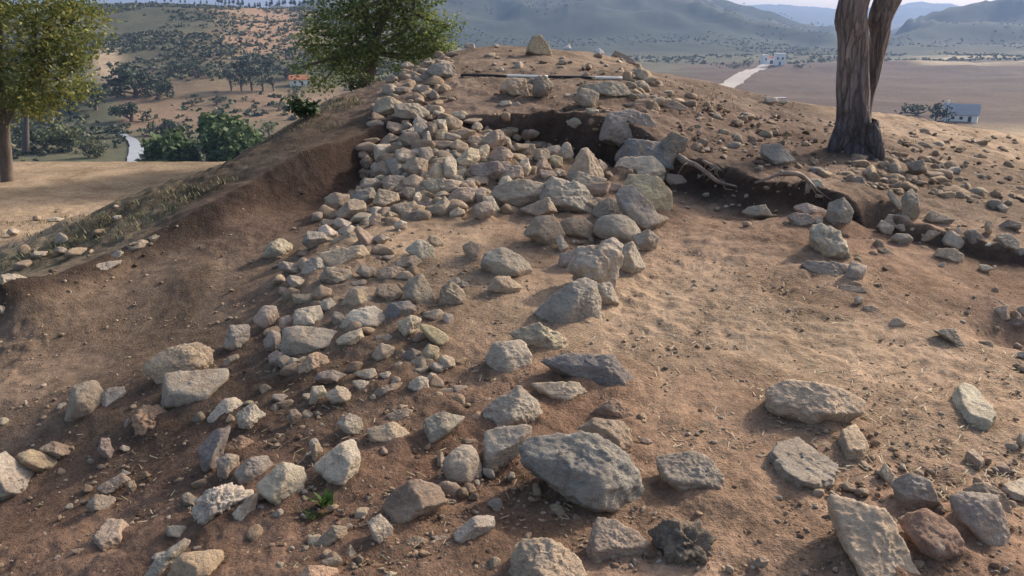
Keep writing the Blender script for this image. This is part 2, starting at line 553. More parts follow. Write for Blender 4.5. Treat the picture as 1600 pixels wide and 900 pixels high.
_crack = ramp(_nt, _vo.outputs['Distance'], [(.0, (.45, .45, .45)), (.12, (1, 1, 1))])
_src = mix(_nt, 1.0, _src, ramp(_nt, _vo.outputs['Distance'], [(.0, (.72, .70, .69)), (.07, (1, 1, 1))]), 'MULTIPLY')
_src = mix(_nt, ramp(_nt, noise(_nt, _mp.outputs[0], 5, 5, .7, .5), [(.48, (0, 0, 0)), (.66, (.6, .6, .6))]), _src, (.20, .165, .15))
bump(_nt, _b, mathn(_nt, 'ADD', _crack, mathn(_nt, 'MULTIPLY', _wn, 1.2)), 1.0, .03)
_hh = mathn(_nt, 'ADD', _sx.outputs['Z'], mathn(_nt, 'MULTIPLY', noise(_nt, _tc.outputs['Object'], 3.0, 5, .7), 1.3))
_nt.links.new(mix(_nt, ramp(_nt, mathn(_nt, 'MULTIPLY', _hh, .5), [(.30, (.8, .8, .8)), (.85, (0, 0, 0))]), _src, (.05, .048, .055)), _b.inputs['Base Color'])   # fire scorched foot of the trunk
M_ROOT = plain('root_bark', (.24, .18, .14), .9, .4, 14, .015)
M_WHITE = plain('white_paint', (.72, .70, .66), .7, .08, 3, 0)
M_RENDERWALL = plain('house_render', (.75, .74, .70), .8, .06, .6, 0)
M_BLACK = plain('black_paint', (.03, .03, .032), .6, .2, 8, 0)
M_GREYROOF = plain('grey_roof', (.30, .31, .33), .6, .12, .8, 0)
M_TILE = plain('roof_tile', (.50, .20, .10), .8, .2, .8, 0)
M_DARKWIN = plain('dark_opening', (.03, .03, .035), .4, .1, 2, 0)
M_ROAD = plain('pale_road', (.30, .27, .245), .9, .1, .05, 0)


# ------------------------------------------------------------------ mesh helpers
def link_mesh(name, verts, faces, mat, parent=None, smooth=True, colname=None, cols=None):
    me = bpy.data.meshes.new(name)
    v = np.asarray(verts, np.float32)
    if isinstance(faces, np.ndarray):
        k = faces.shape[1]
        me.vertices.add(len(v))
        me.vertices.foreach_set('co', v.ravel())
        me.loops.add(faces.size)
        me.loops.foreach_set('vertex_index', faces.astype(np.int32).ravel())
        me.polygons.add(len(faces))
        me.polygons.foreach_set('loop_start', np.arange(0, faces.size, k, dtype=np.int32))
        me.polygons.foreach_set('loop_total', np.full(len(faces), k, np.int32))
    else:
        me.from_pydata([tuple(q) for q in v], [], faces)
    me.update(calc_edges=True)
    me.validate()
    if smooth:
        me.polygons.foreach_set('use_smooth', np.ones(len(me.polygons), bool))
    if cols is not None:
        a = me.color_attributes.new(colname, 'FLOAT_COLOR', 'POINT')
        a.data.foreach_set('color', np.c_[np.asarray(cols, np.float32), np.ones(len(v), np.float32)].ravel())
    me.materials.append(mat)
    o = bpy.data.objects.new(name, me)
    C.objects.link(o)
    if parent:
        o.parent = parent
    return o


def tag(o, label=None, cat=None, group=None, kind=None):
    for k, v in (('label', label), ('category', cat), ('group', group), ('kind', kind)):
        if v:
            o[k] = v
    return o


def empty(name, loc, label, cat, group=None):
    o = bpy.data.objects.new(name, None)
    o.empty_display_size = .2
    C.objects.link(o)
    o.location = loc
    return tag(o, label, cat, group)


# ------------------------------------------------------------------ the ground sheet
SOILS = [  # photo pixel, reach in metres, soil colour there; the left bank has its shade painted in
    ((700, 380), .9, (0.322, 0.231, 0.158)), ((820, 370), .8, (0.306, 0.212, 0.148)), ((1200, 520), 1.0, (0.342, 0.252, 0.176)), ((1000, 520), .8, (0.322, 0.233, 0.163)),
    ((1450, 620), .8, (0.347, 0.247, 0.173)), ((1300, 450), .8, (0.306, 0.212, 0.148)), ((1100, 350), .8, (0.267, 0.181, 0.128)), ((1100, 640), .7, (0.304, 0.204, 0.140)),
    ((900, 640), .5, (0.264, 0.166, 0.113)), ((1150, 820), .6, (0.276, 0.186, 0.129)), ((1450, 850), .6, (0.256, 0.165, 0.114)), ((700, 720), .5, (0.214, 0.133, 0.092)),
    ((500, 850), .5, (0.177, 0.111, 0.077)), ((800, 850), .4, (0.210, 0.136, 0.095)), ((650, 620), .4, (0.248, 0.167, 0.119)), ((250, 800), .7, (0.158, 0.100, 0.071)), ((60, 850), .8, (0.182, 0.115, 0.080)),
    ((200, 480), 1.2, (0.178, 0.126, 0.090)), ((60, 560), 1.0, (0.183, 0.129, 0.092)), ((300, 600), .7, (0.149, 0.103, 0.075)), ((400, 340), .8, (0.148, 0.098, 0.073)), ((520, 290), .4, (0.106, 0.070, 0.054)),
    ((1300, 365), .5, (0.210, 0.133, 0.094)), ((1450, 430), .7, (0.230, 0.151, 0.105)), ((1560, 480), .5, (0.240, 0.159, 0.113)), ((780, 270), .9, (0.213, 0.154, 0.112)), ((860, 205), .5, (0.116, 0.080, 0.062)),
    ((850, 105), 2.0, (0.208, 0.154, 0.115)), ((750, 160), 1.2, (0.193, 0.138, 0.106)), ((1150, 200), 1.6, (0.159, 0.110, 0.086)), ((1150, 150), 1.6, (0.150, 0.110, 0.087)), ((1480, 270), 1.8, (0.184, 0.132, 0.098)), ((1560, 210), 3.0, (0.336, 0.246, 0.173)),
    ((450, 215), 1.0, (0.099, 0.072, 0.053)), ((330, 280), 1.0, (0.087, 0.068, 0.049)), ((60, 400), 1.2, (0.156, 0.130, 0.089)), ((180, 340), 1.2, (0.165, 0.134, 0.093)),  # first two darkened: painted shade on the bank above the left cut
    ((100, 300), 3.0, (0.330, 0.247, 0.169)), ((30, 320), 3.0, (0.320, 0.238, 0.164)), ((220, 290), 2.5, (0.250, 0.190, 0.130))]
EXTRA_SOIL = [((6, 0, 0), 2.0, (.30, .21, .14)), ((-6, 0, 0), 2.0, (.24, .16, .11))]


def soil_color(x, y, z):
    num = np.zeros(x.shape + (3,))
    den = np.full(x.shape, 1e-9)
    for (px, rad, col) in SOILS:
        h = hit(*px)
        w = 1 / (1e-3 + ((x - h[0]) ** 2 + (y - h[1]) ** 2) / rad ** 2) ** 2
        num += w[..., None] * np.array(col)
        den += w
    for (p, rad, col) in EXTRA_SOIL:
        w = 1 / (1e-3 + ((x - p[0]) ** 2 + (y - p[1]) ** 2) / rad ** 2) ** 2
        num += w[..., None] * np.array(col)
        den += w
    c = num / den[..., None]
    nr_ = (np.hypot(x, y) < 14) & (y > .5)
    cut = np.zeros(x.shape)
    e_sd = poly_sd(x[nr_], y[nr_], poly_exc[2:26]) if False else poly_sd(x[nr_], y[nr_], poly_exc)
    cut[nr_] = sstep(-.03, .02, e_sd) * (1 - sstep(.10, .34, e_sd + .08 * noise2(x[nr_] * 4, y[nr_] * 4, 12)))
    c = c * (1 - .92 * cut[..., None]) + np.array((.062, .043, .034)) * .92 * cut[..., None]  # cut faces darkened, their shade painted into the soil colour
    # far land
    Y = np.maximum(y, 1)
    s = x / Y * 1.0539 * F + 800
    far = np.zeros(c.shape)
    far[...] = (.085, .088, .055)
    nA = fbm2(x / 55, y / 55, 4, 41)
    nB = fbm2(x / 18, y / 18, 3, 42)

    def put(w, col):
        far[...] = far * (1 - w[..., None]) + np.array(col) * w[..., None]
    put(sstep(0, .7, nA) * .5, (.13, .11, .072))
    put(sstep(.1, .6, nB) * .5, (.06, .065, .042))
    # bare orange hillside left of the middle tree
    bare = np.exp(-(((s - 405 + 22 * nA) / 62) ** 2)) * sstep(330, 380, Y + 20 * nB) * (1 - sstep(560, 640, Y))
    put(np.clip(bare * 1.5 + .25 * nA * bare, 0, 1), (.31, .20, .13))
    put(sstep(.12, .5, nB) * bare * .6, (.17, .14, .075))
    flat = sstep(150, 190, s) * (1 - sstep(520, 600, s)) * sstep(185, 215, Y) * (1 - sstep(270, 320, Y))
    put(np.clip(flat * (.75 + .5 * nB), 0, 1), (.22, .15, .10))
    pat = np.exp(-(((s - 160) / 22) ** 2 + ((Y - 330) / 45) ** 2))
    put(np.clip(pat * 1.3, 0, 1), (.40, .30, .20))
    # ploughed plain on the right
    pl = sstep(1030, 1120, s + 30 * nB) * sstep(150, 230, Y) * (1 - sstep(620, 690, Y))
    put(pl, (.072, .049, .041))
    put(pl * sstep(-.1, .5, nA) * .6, (.098, .068, .054))
    put(pl * sstep(.2, .8, np.sin(x * .05 + y * .22 + 2 * nA)) * .25, (.075, .052, .044))
    put(pl * sstep(330, 345, Y) * (1 - sstep(400, 420, Y)) * .45, (.072, .052, .045))
    put(sstep(1480, 1560, s) * sstep(20, 40, Y) * (1 - sstep(190, 235, Y)), (.36, .27, .17))
    put(sstep(1390, 1480, s) * sstep(560, 640, Y) * (1 - sstep(900, 1000, Y)) * sstep(-.25, .35, nA), (.33, .27, .17))
    put(sstep(760, 900, Y) * .9, (.022, .034, .022))
    put(sstep(1000, 1300, Y) * sstep(0, .6, fbm2(x / 160, y / 160, 4, 55)) * .45, (.075, .078, .045))
    w = sstep(17, 27, Y)[..., None]
    return c * (1 - w) + far * w


def build_ground():
    fine = np.radians(np.linspace(-43, 43, 860))
    back = np.radians(np.linspace(43, 317, 70)[1:-1])
    ang = np.r_[fine, back]
    rad = np.r_[[.02, .4, .8], np.geomspace(1.1, 19, 620), np.geomspace(19.2, 5600, 330)]
    A, R = np.meshgrid(ang, rad)
    x, y = R * np.sin(A), R * np.cos(A)
    z = ground_z(x, y) + soil_banks(x, y)
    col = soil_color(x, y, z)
    nr, na = x.shape
    idx = np.arange(nr * na).reshape(nr, na)
    nxt = np.roll(idx, -1, axis=1)
    f = np.stack([idx[:-1], idx[1:], nxt[1:], nxt[:-1]], -1).reshape(-1, 4)
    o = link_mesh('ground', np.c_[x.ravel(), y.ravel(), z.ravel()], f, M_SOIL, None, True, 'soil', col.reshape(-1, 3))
    return tag(o, kind='structure')


# ------------------------------------------------------------------ stones
TONE = {'grey': (.31, .28, .24), 'pale': (.45, .405, .335), 'cream': (.53, .46, .345), 'tan': (.38, .295, .21), 'pink': (.36, .28, .225),
        'dark': (.15, .138, .128), 'blue': (.245, .238, .225), 'brown': (.245, .185, .14), 'rust': (.40, .25, .155), 'mossy': (.30, .265, .20),
        'purple': (.225, .19, .178), 'yellow': (.47, .40, .245), 'black': (.03, .022, .018), 'white': (.57, .525, .45)}
WORD = {'grey': 'grey', 'pale': 'pale grey', 'cream': 'cream', 'tan': 'tan', 'pink': 'pinkish', 'dark': 'dark grey', 'blue': 'bluish grey', 'brown': 'brown',
        'rust': 'rusty orange', 'mossy': 'mossy grey', 'purple': 'purplish', 'yellow': 'yellowish', 'black': 'blackish', 'white': 'whitish'}
ICO = {}


def ico(n):
    if n not in ICO:
        bm = bmesh.new()
        bmesh.ops.create_icosphere(bm, subdivisions=n, radius=1)
        bm.verts.index_update()
        v = np.array([q.co[:] for q in bm.verts])
        f = np.array([[w.index for w in q.verts] for q in bm.faces], np.int32)
        bm.free()
        ICO[n] = (v, f)
    return ICO[n]


def hull2(p):
    p = sorted(map(tuple, p))
    def half(q):
        h = []
        for a in q:
            while len(h) >= 2 and (h[-1][0] - h[-2][0]) * (a[1] - h[-2][1]) - (h[-1][1] - h[-2][1]) * (a[0] - h[-2][0]) <= 0:
                h.pop()
            h.append(a)
        return h[:-1]
    return np.array(half(p) + half(p[::-1]))


def stone_mesh(outline, half, r, detail, rough=1.0, soft=34, right_bevel=None, lumps=0.0, flat=False, facets=()):
    """rounded polytope: planes through every edge of an outline (a, b), a front that faces -c, and a back"""
    hp = hull2(outline)
    cen = hp.mean(0)
    q = hp - cen
    planes, dist = [], []
    size = math.sqrt(max(np.ptp(q[:, 0]) * np.ptp(q[:, 1]), 1e-6))
    for k in range(len(q)):
        a, b = q[k], q[(k + 1) % len(q)]
        e = b - a
        L = np.linalg.norm(e)
        if L < 1e-6:
            continue
        n = np.array([e[1], -e[0]]) / L
        d = float(n @ a)
        if d < 0:
            n, d = -n, -d
        for side in (-1, 1):
            t = r.uniform(.12, .6) if not flat else r.uniform(.05, .35)
            if side < 0 and n[0] > .4 and not flat:
                t = right_bevel or r.uniform(.35, .95)
            if side < 0 and n[1] > .45 and not flat:
                t = max(t, r.uniform(.5, .95))
            sh = r.uniform(-.12, .12) * half
            nn = np.array([n[0] * math.cos(t), n[1] * math.cos(t), side * math.sin(t)])
            planes.append(nn)
            dist.append(max(d * math.cos(t) + side * sh * math.sin(t), .12 * size))
    tilt = .13 if flat else .30
    if flat:
        n = np.array([r.uniform(-tilt, tilt), r.uniform(-tilt, tilt), -1])
        planes.append(n / np.linalg.norm(n))
        dist.append(half * r.uniform(.86, 1.0))
    else:                                              # a broken front face and a top face that meet in a ridge
        ww, hh = np.ptp(q[:, 0]) / 2, np.ptp(q[:, 1]) / 2
        n = np.array([r.uniform(-.45, .1), r.uniform(-.4, .1), -1])
        planes.append(n / np.linalg.norm(n))
        dist.append(half * r.uniform(.84, .96))
        p0 = np.array([r.uniform(-.25, .25) * ww, r.uniform(-.15, .5) * hh, -half * .9])
        for n in [np.array([r.uniform(.0, .55), r.uniform(.5, 1.0), -.8])] + [np.array(e[:3], float) for e in facets]:
            n = n / np.linalg.norm(n)
            planes.append(n)
            dist.append(max(float(n @ p0), .26 * size))
    for k in range(2):
        n = np.array([r.uniform(-.4, .4), r.uniform(-.3, .3), 1])
        planes.append(n / np.linalg.norm(n))
        dist.append(half * r.uniform(.8, 1.0))
    for k in range(2 if not flat else 1):              # odd broken corners
        n = r.normal(size=3)
        n[2] = -abs(n[2])
        n /= np.linalg.norm(n)
        sup = max((q @ n[:2]).max(), 0) + abs(n[2]) * half
        planes.append(n)
        dist.append(sup * r.uniform(.66, .9))
    P, D = np.array(planes), np.array(dist)
    v, f = ico(detail)
    ax = np.array([np.ptp(q[:, 0]) / 2, np.ptp(q[:, 1]) / 2, half])
    d = v * ax
    d /= np.linalg.norm(d, axis=1)[:, None]
    g = np.maximum(d @ P.T, 0) / D
    rad = (g ** soft).sum(1) ** (-1 / soft)
    p = d * rad[:, None]
    o = r.uniform(-50, 50, 3)
    s = size
    def fb(sc, oc):
        w = p * sc / s + o
        return sum(noise3(w[:, 0] * 2 ** k, w[:, 1] * 2 ** k, w[:, 2] * 2 ** k, 60 + k) * .5 ** k for k in range(oc))
    w2 = fb(5.0, 2)
    disp = rough * (.026 * fb(2.0, 1) - .018 * np.abs(w2) + (.018 * fb(11, 2) if detail > 3 else 0) + (.010 * fb(26, 2) if detail > 4 else 0))
    if lumps:
        disp = disp + lumps * (.04 - np.abs(fb(4.5, 2)) * .07 - np.abs(fb(12, 2)) * .05)
    p = p + d * (disp * s)[:, None]
    p[:, :2] += cen
    return p, f, size


STONES = []
NSTONE = [0]


def stone(tone, pts, label=None, short=None, mode='b', thick=1.0, rough=1.0, soft=34, bevel=None, lumps=0.0, name='stone', mat=None, lift=0.0, Y=None, facets=()):
    pts = np.array(pts, float)
    NSTONE[0] += 1
    r = np.random.default_rng(1000 + NSTONE[0] + int(abs(pts[:, 0].sum())))
    mid = np.array([pts[:, 0].mean(), pts[:, 1].max() * .6 + pts[:, 1].min() * .4])
    rw = 1.14 if 840 < pts[:, 0].mean() < 1080 and 170 < pts[:, 1].mean() < 500 else 1.0
    pts = mid + (pts - mid) * (1.13 * rw if mode == 'b' else 1.04)      # the planes cut the outline's corners back again
    w, h = np.ptp(pts[:, 0]), np.ptp(pts[:, 1])
    cx = pts[:, 0].mean()
    px_size = max(w, h)
    detail = 3 if px_size < 16 else 4 if px_size < 42 else 5 if px_size < 110 else 6
    if mode == 's':                                    # lies flat in the ground: outline traced on the ground itself
        g = [hit(*p) for p in pts]
        if any(q is None for q in g):
            return None
        g = np.array(g)
        cen = g.mean(0)
        u, sv, vt = np.linalg.svd(g - cen)
        n = vt[2] if vt[2][2] > 0 else -vt[2]
        n = (n + np.array([0, 0, 1.2]))
        n /= np.linalg.norm(n)
        e1 = np.array([1, 0, 0]) - n[0] * n
        e1 /= np.linalg.norm(e1)
        e2 = np.cross(n, e1)
        ab = np.c_[(g - cen) @ e1, (g - cen) @ e2]
        half = .16 * thick * math.sqrt(np.ptp(ab[:, 0]) * np.ptp(ab[:, 1]))
        p, f, size = stone_mesh(ab, half, r, detail, rough, soft, None, lumps, True)
        base = cen + n * half * .25
        co = base + p[:, :1] * e1 + p[:, 1:2] * e2 + p[:, 2:3] * (-n)
    else:
        by = pts[:, 1].max()
        bx = pts[pts[:, 1] > by - max(4, .25 * h), 0].mean()
        if Y is None:
            g = hit(bx, by - 1)
            if g is None:
                return None
        else:
            g = np.array(at(bx, by, Y))
        dpt = g[1]
        T = .42 * math.sqrt(w * h) / F * np.linalg.norm(g) * thick
        T = min(T, .62 * h / F * np.linalg.norm(g) * max(1.0, thick))
        hd = np.array([g[0], g[1], 0])
        hd /= np.linalg.norm(hd)
        cyl = pts[:, 1].mean()
        cen0 = g + hd * T * .75
        n = g / np.linalg.norm(g)
        n = n * .75 + hd * .25
        n /= np.linalg.norm(n)
        e1 = np.cross(n, [0, 0, 1])
        e1 /= np.linalg.norm(e1)
        e2 = np.cross(e1, n)
        dx, dy, dz = ray(pts[:, 0], pts[:, 1])
        D = np.c_[dx, dy, np.broadcast_to(dz, dx.shape)]
        t = (cen0 @ n) / (D @ n)
        W = D * t[:, None]
        cen = W.mean(0)
        ab = np.c_[(W - cen) @ e1, (W - cen) @ e2]
        p, f, size = stone_mesh(ab, T, r, detail, rough, soft, bevel, lumps, False, facets)
        co = cen + p[:, :1] * e1 + p[:, 1:2] * e2 + p[:, 2:3] * n
        # flip winding kept consistent below
    org = np.array([co[:, 0].mean(), co[:, 1].mean(), co[:, 2].min()])
    # outward orientation
    a, b, c = co[f[0]]
    if np.dot(np.cross(b - a, c - a), (a + b + c) / 3 - co.mean(0)) < 0:
        f = f[:, ::-1].copy()
    m = mat or (M_ROCK, M_ROCK, M_ROCK_CLEAN, M_ROCK_DIRTY)[int(r.integers(4))]
    o = link_mesh(name, co - org, f, m)
    o.location = org
    t = (np.array(TONE[tone]) * .70 + np.array((.365, .33, .28)) * .34) * (1.07, 1.0, .93) * r.uniform(.86, 1.12) * (1 + r.uniform(-.025, .025, 3))
    o.color = (*t, 1)
    ext = co - org
    STONES.append(dict(x=org[0], y=org[1], zb=org[2], rad=.25 * (np.ptp(ext[:, 0]) + np.ptp(ext[:, 1])), ht=np.ptp(ext[:, 2]), mode=mode, co=co, f=f, col=tuple(t), o=o, tone=tone, cx=pts[:, 0].mean(), cy=pts[:, 1].mean(), w=w, h=h, label=label, short=short, name=name))
    return o


def oval(tone, cx, cy, w, h, label=None, short=None, tilt=None, **kw):
    r = random.Random(int(cx * 31 + cy * 17))
    n = r.choice((4, 5, 5, 6, 6))
    t0 = r.uniform(0, 6.28)
    tl = r.uniform(-.25, .25) if tilt is None else tilt
    pts = []
    for k in range(n):
        a = t0 + (k + r.uniform(-.3, .3)) / n * 2 * math.pi
        rr = r.uniform(.88, 1.22)
        x, y = math.cos(a) * rr * w / 2, math.sin(a) * rr * h / 2
        pts.append((cx + x * math.cos(tl) - y * math.sin(tl), cy + x * math.sin(tl) + y * math.cos(tl)))
    return stone(tone, pts, label, short, **kw)


# --- foreground, the stones one could name ---
stone('grey', [(820, 702), (835, 686), (905, 678), (945, 690), (975, 715), (996, 745), (993, 800), (960, 806), (925, 803), (890, 775), (830, 735)],
      'largest stone in the foreground, broad grey brown face speckled with pits', 'largest speckled boulder', name='boulder', thick=.8, bevel=.75, soft=24, rough=1.1)
STONES[-1]['o'].color = (.265, .24, .205, 1)
stone('grey', [(1025, 716), (1080, 708), (1112, 720), (1129, 745), (1125, 775), (1100, 787), (1075, 777), (1035, 747)],
      'oval grey stone alone on bare soil, right of the largest speckled boulder', 'lone oval grey stone', name='boulder')
stone('black', [(1020, 832), (1040, 818), (1085, 816), (1115, 840), (1112, 865), (1095, 890), (1060, 893), (1030, 870)],
      'dark knobbly pitted stone like slag at the bottom edge', 'dark knobbly stone', lumps=1.6, rough=1.6, mat=M_ROCK_CLEAN)
stone('brown', [(918, 862), (935, 808), (960, 812), (1016, 852), (1005, 868), (975, 885), (925, 890)],
      'brown ridged stone half sunk in soil below the largest boulder', 'brown ridged stone', bevel=.9)
stone('tan', [(800, 872), (815, 848), (850, 845), (890, 862), (912, 890), (918, 930), (796, 930)],
      'rounded buff stone cut by the bottom edge of the view', 'rounded buff stone', name='boulder')
stone('tan', [(1203, 607), (1230, 597), (1310, 608), (1356, 628), (1340, 652), (1290, 672), (1240, 662), (1207, 650)],
      'thick tan slab with sunlit top on the sandy floor at right', 'thick tan slab', name='boulder', thick=1.0, soft=26, facets=[(.05, .85, -.5), (-.1, -.35, -.9)])
stone('grey', [(1200, 718), (1230, 697), (1270, 690), (1305, 708), (1316, 730), (1300, 755), (1270, 768), (1240, 762), (1215, 747)],
      'flat round grey stone sunk level with the soil below the tan slab', 'flat round sunken stone', mode='s', name='flat_stone', thick=.55, rough=1.5)
STONES[-1]['o'].color = (.26, .225, .185, 1)
stone('tan', [(1308, 690), (1335, 680), (1358, 712), (1345, 725), (1320, 718)], 'small tan stone touching the flat round sunken one on its right', mode='s', thick=1.6)
stone('pale', [(1486, 620), (1500, 613), (1530, 630), (1554, 660), (1545, 672), (1510, 662), (1492, 640)],
      'pale leaf shaped flat stone lying alone near the right edge', 'pale leaf shaped stone', mode='s', name='flat_stone', thick=1.2, mat=M_ROCK_CLEAN)
stone('tan', [(1287, 780), (1312, 794), (1352, 813), (1388, 806), (1398, 830), (1425, 880), (1445, 925), (1345, 925), (1325, 880), (1308, 838)],
      'long sharp ridged tan boulder running off the bottom right', 'long ridged tan boulder', name='boulder', thick=1.1, soft=24, facets=[(-.9, -.2, -.45), (.55, .45, -.6)])
stone('blue', [(1393, 757), (1420, 742), (1452, 755), (1467, 785), (1440, 802), (1410, 797)],
      'bluish grey stone with a hollow face leaning on a reddish stone', 'bluish hollow stone', bevel=.8, rough=1.4)
stone('rust', [(1408, 815), (1450, 800), (1490, 825), (1503, 862), (1470, 888), (1440, 872)],
      'reddish stone in front of the bluish hollow stone at bottom right', 'reddish stone')
STONES[-1]['o'].color = (.27, .17, .125, 1)
stone('purple', [(1483, 782), (1500, 770), (1556, 775), (1576, 820), (1572, 862), (1545, 864), (1520, 842), (1490, 812)],
      'purple grey squarish boulder at the bottom right corner', 'purple grey boulder', name='boulder', soft=20)
stone('brown', [(1508, 768), (1540, 753), (1570, 775), (1583, 815), (1572, 818), (1555, 778)], 'thin brown slab standing behind the purple grey boulder', thick=.5, Y=None)
stone('pale', [(1373, 740), (1384, 724), (1402, 752), (1388, 760)], 'small pale wedge beside the bluish hollow stone on its left')
stone('pink', [(1506, 713), (1520, 709), (1538, 727), (1530, 733)], 'small pinkish chip below the pale leaf shaped stone', mode='s', thick=1.8)
stone('pale', [(1563, 765), (1600, 753), (1625, 770), (1600, 783), (1575, 777)], 'pale flat slab cut by the right edge of the view', mode='s', name='flat_stone')
oval('grey', 1597, 690, 18, 22, 'small grey stone cut by the right edge below the leaf shaped stone')
stone('grey', [(850, 567), (885, 555), (955, 557), (996, 600), (985, 612), (940, 608), (890, 592)],
      'wide flat dark grey slab in the middle with straight top edge', 'wide flat grey slab', name='flat_stone', thick=.7, soft=22)
STONES[-1]['o'].color = (.215, .19, .175, 1)
stone('tan', [(833, 600), (905, 597), (917, 613), (905, 628), (865, 632)], 'buff oblong stone in front of the wide flat grey slab', 'buff oblong stone')
stone('grey', [(740, 668), (768, 630), (815, 606), (840, 625), (846, 655), (825, 672), (760, 677)],
      'large grey domed stone resting on another one, left of centre front', 'large grey domed stone', name='boulder', bevel=.8)
stone('pale', [(761, 677), (800, 668), (831, 670), (829, 690), (800, 722), (770, 746), (760, 738)],
      'pale wedge shaped stone directly under the large grey domed stone', 'pale wedge stone', bevel=.9)
stone('grey', [(692, 717), (720, 693), (741, 700), (753, 730), (754, 760), (710, 760), (696, 747)],
      'smooth egg shaped grey stone standing left of the pale wedge', 'egg shaped grey stone', soft=10, rough=.7)
stone('pale', [(762, 562), (775, 538), (820, 534), (829, 555), (822, 587), (775, 587)], 'grey stone with bright right side left of the wide flat slab', 'bright sided stone', bevel=1.0)
stone('mossy', [(798, 520), (840, 508), (872, 520), (884, 545), (835, 552)], 'low rough mottled stone behind the bright sided one', 'low rough mottled stone', rough=1.7, lumps=.6)
stone('grey', [(664, 657), (690, 645), (726, 650), (704, 680), (682, 696), (665, 692)], 'grey stone with dark hollow at its left, behind the egg shaped one')
stone('tan', [(575, 672), (620, 660), (646, 683), (625, 697), (580, 692)], 'flat stone with pale lip over a dark hollow', 'flat pale lipped stone', bevel=.5)
stone('pale', [(492, 730), (520, 704), (545, 687), (561, 695), (560, 730), (547, 763), (517, 760)],
      'pale grey heart shaped stone right above the green weed', 'pale heart shaped stone', bevel=.55, soft=18)
stone('cream', [(403, 757), (440, 725), (470, 732), (479, 750), (457, 796), (430, 791), (408, 772)],
      'cream block stone with sunlit right face left of the green weed', 'cream block', name='boulder', bevel=1.0, soft=22)
stone('white', [(302, 792), (320, 770), (355, 757), (392, 760), (402, 780), (365, 802), (342, 832), (322, 834), (306, 820)],
      'whitish lumpy stone with knobs, low on the left front', 'whitish lumpy stone', lumps=1.2, rough=1.5, soft=9)
stone('white', [(364, 802), (385, 780), (403, 772), (397, 800), (389, 821), (370, 820)], 'small whitish upright stone touching the lumpy one on its right', bevel=.9)
stone('grey', [(368, 737), (385, 720), (415, 712), (429, 730), (410, 756), (375, 757)], 'grey stone with white right end behind the cream block', bevel=.7)
stone('grey', [(338, 722), (355, 711), (374, 715), (376, 740), (345, 757)], 'rounded grey stone second from the cream block in the left front row')
stone('purple', [(312, 702), (335, 675), (360, 668), (352, 700), (342, 738), (320, 742)], 'tall purplish stone at left end of the front row', 'tall purplish stone')
STONES[-1]['o'].color = (.25, .21, .19, 1)
stone('rust', [(349, 697), (375, 680), (397, 690), (387, 709), (355, 714)], 'rusty orange stone on top of the left front row', 'rusty orange stone', rough=1.6)
stone('white', [(320, 657), (345, 625), (372, 621), (387, 640), (365, 657), (335, 670)], 'whitish round topped stone right of the square grey block', 'whitish round topped stone', soft=9)
stone('pale', [(371, 647), (395, 632), (413, 650), (397, 677), (378, 672)], 'pale stone touching the whitish round topped one on its right', rough=1.5)
stone('grey', [(257, 586), (290, 580), (330, 588), (354, 578), (353, 610), (342, 637), (300, 642), (258, 640)],
      'square cut grey block at left, darkest shadow on its left side', 'square grey block', name='boulder', soft=26, rough=.7)
stone('white', [(267, 579), (290, 574), (302, 592), (275, 595)], 'small white pebble lying on the square grey block', soft=8, Y=None, thick=.8)
stone('tan', [(221, 574), (270, 545), (310, 539), (331, 550), (327, 575), (300, 584), (260, 607)],
      'broad tan slab lying behind the square grey block', 'broad tan slab', name='flat_stone', thick=.6)
stone('mossy', [(104, 656), (115, 605), (150, 597), (163, 625), (152, 656), (118, 662)], 'greenish grey block at far left, paired with a leaning stone', 'greenish grey block', soft=20)
stone('pale', [(149, 642), (165, 610), (196, 600), (194, 622), (176, 640)], 'pale grey leaning stone right of the greenish grey block', 'pale leaning stone')
stone('rust', [(209, 652), (225, 635), (250, 638), (272, 655), (257, 682), (215, 682)], 'crumbly orange and cream stone in front of the square block', 'crumbly orange stone', rough=1.9, lumps=.8)
stone('pale', [(-22, 722), (10, 711), (72, 755), (77, 769), (30, 786), (-24, 792)], 'large pale grey boulder cut by the left edge', 'large pale boulder at left edge', name='boulder')
stone('yellow', [(26, 713), (50, 702), (99, 722), (91, 736), (60, 743), (35, 731)], 'long yellowish stone behind the boulder at the left edge', 'long yellowish stone', soft=10)
stone('tan', [(61, 702), (85, 689), (112, 698), (109, 716), (92, 721)], 'buff stone tucked behind the long yellowish one')
stone('brown', [(151, 763), (190, 740), (202, 750), (180, 772), (165, 777)], 'thin brown stone above another in the lower left soil', 'thin brown stone')
stone('pale', [(134, 791), (147, 775), (182, 779), (165, 800), (140, 803)], 'flat pale stone just below the thin brown one')
stone('brown', [(148, 852), (175, 828), (203, 824), (190, 846), (160, 862)], 'brown flat stone half buried at lower left', 'half buried brown stone', mode='s', thick=1.6)
stone('grey', [(222, 905), (250, 870), (290, 841), (298, 850), (275, 880), (255, 915)], 'thin grey blade shaped stone at the bottom left', 'grey blade stone', thick=.6)
stone('rust', [(258, 915), (280, 868), (345, 862), (350, 880), (325, 925), (262, 930)], 'orange tan flat topped boulder at the bottom beside the blade stone', 'orange tan boulder', name='boulder', soft=22)
STONES[-1]['o'].color = (.42, .31, .20, 1)
stone('brown', [(600, 792), (620, 765), (650, 751), (682, 760), (697, 785), (670, 807), (640, 827), (610, 817)],
      'brown wedge stone with a pale lower edge, bottom centre left', 'brown wedge stone', bevel=.5, soft=20)
stone('grey', [(574, 817), (595, 805), (614, 825), (607, 852), (598, 857), (585, 842)], 'small grey stone with bright right rim, left of the brown wedge', bevel=1.0)
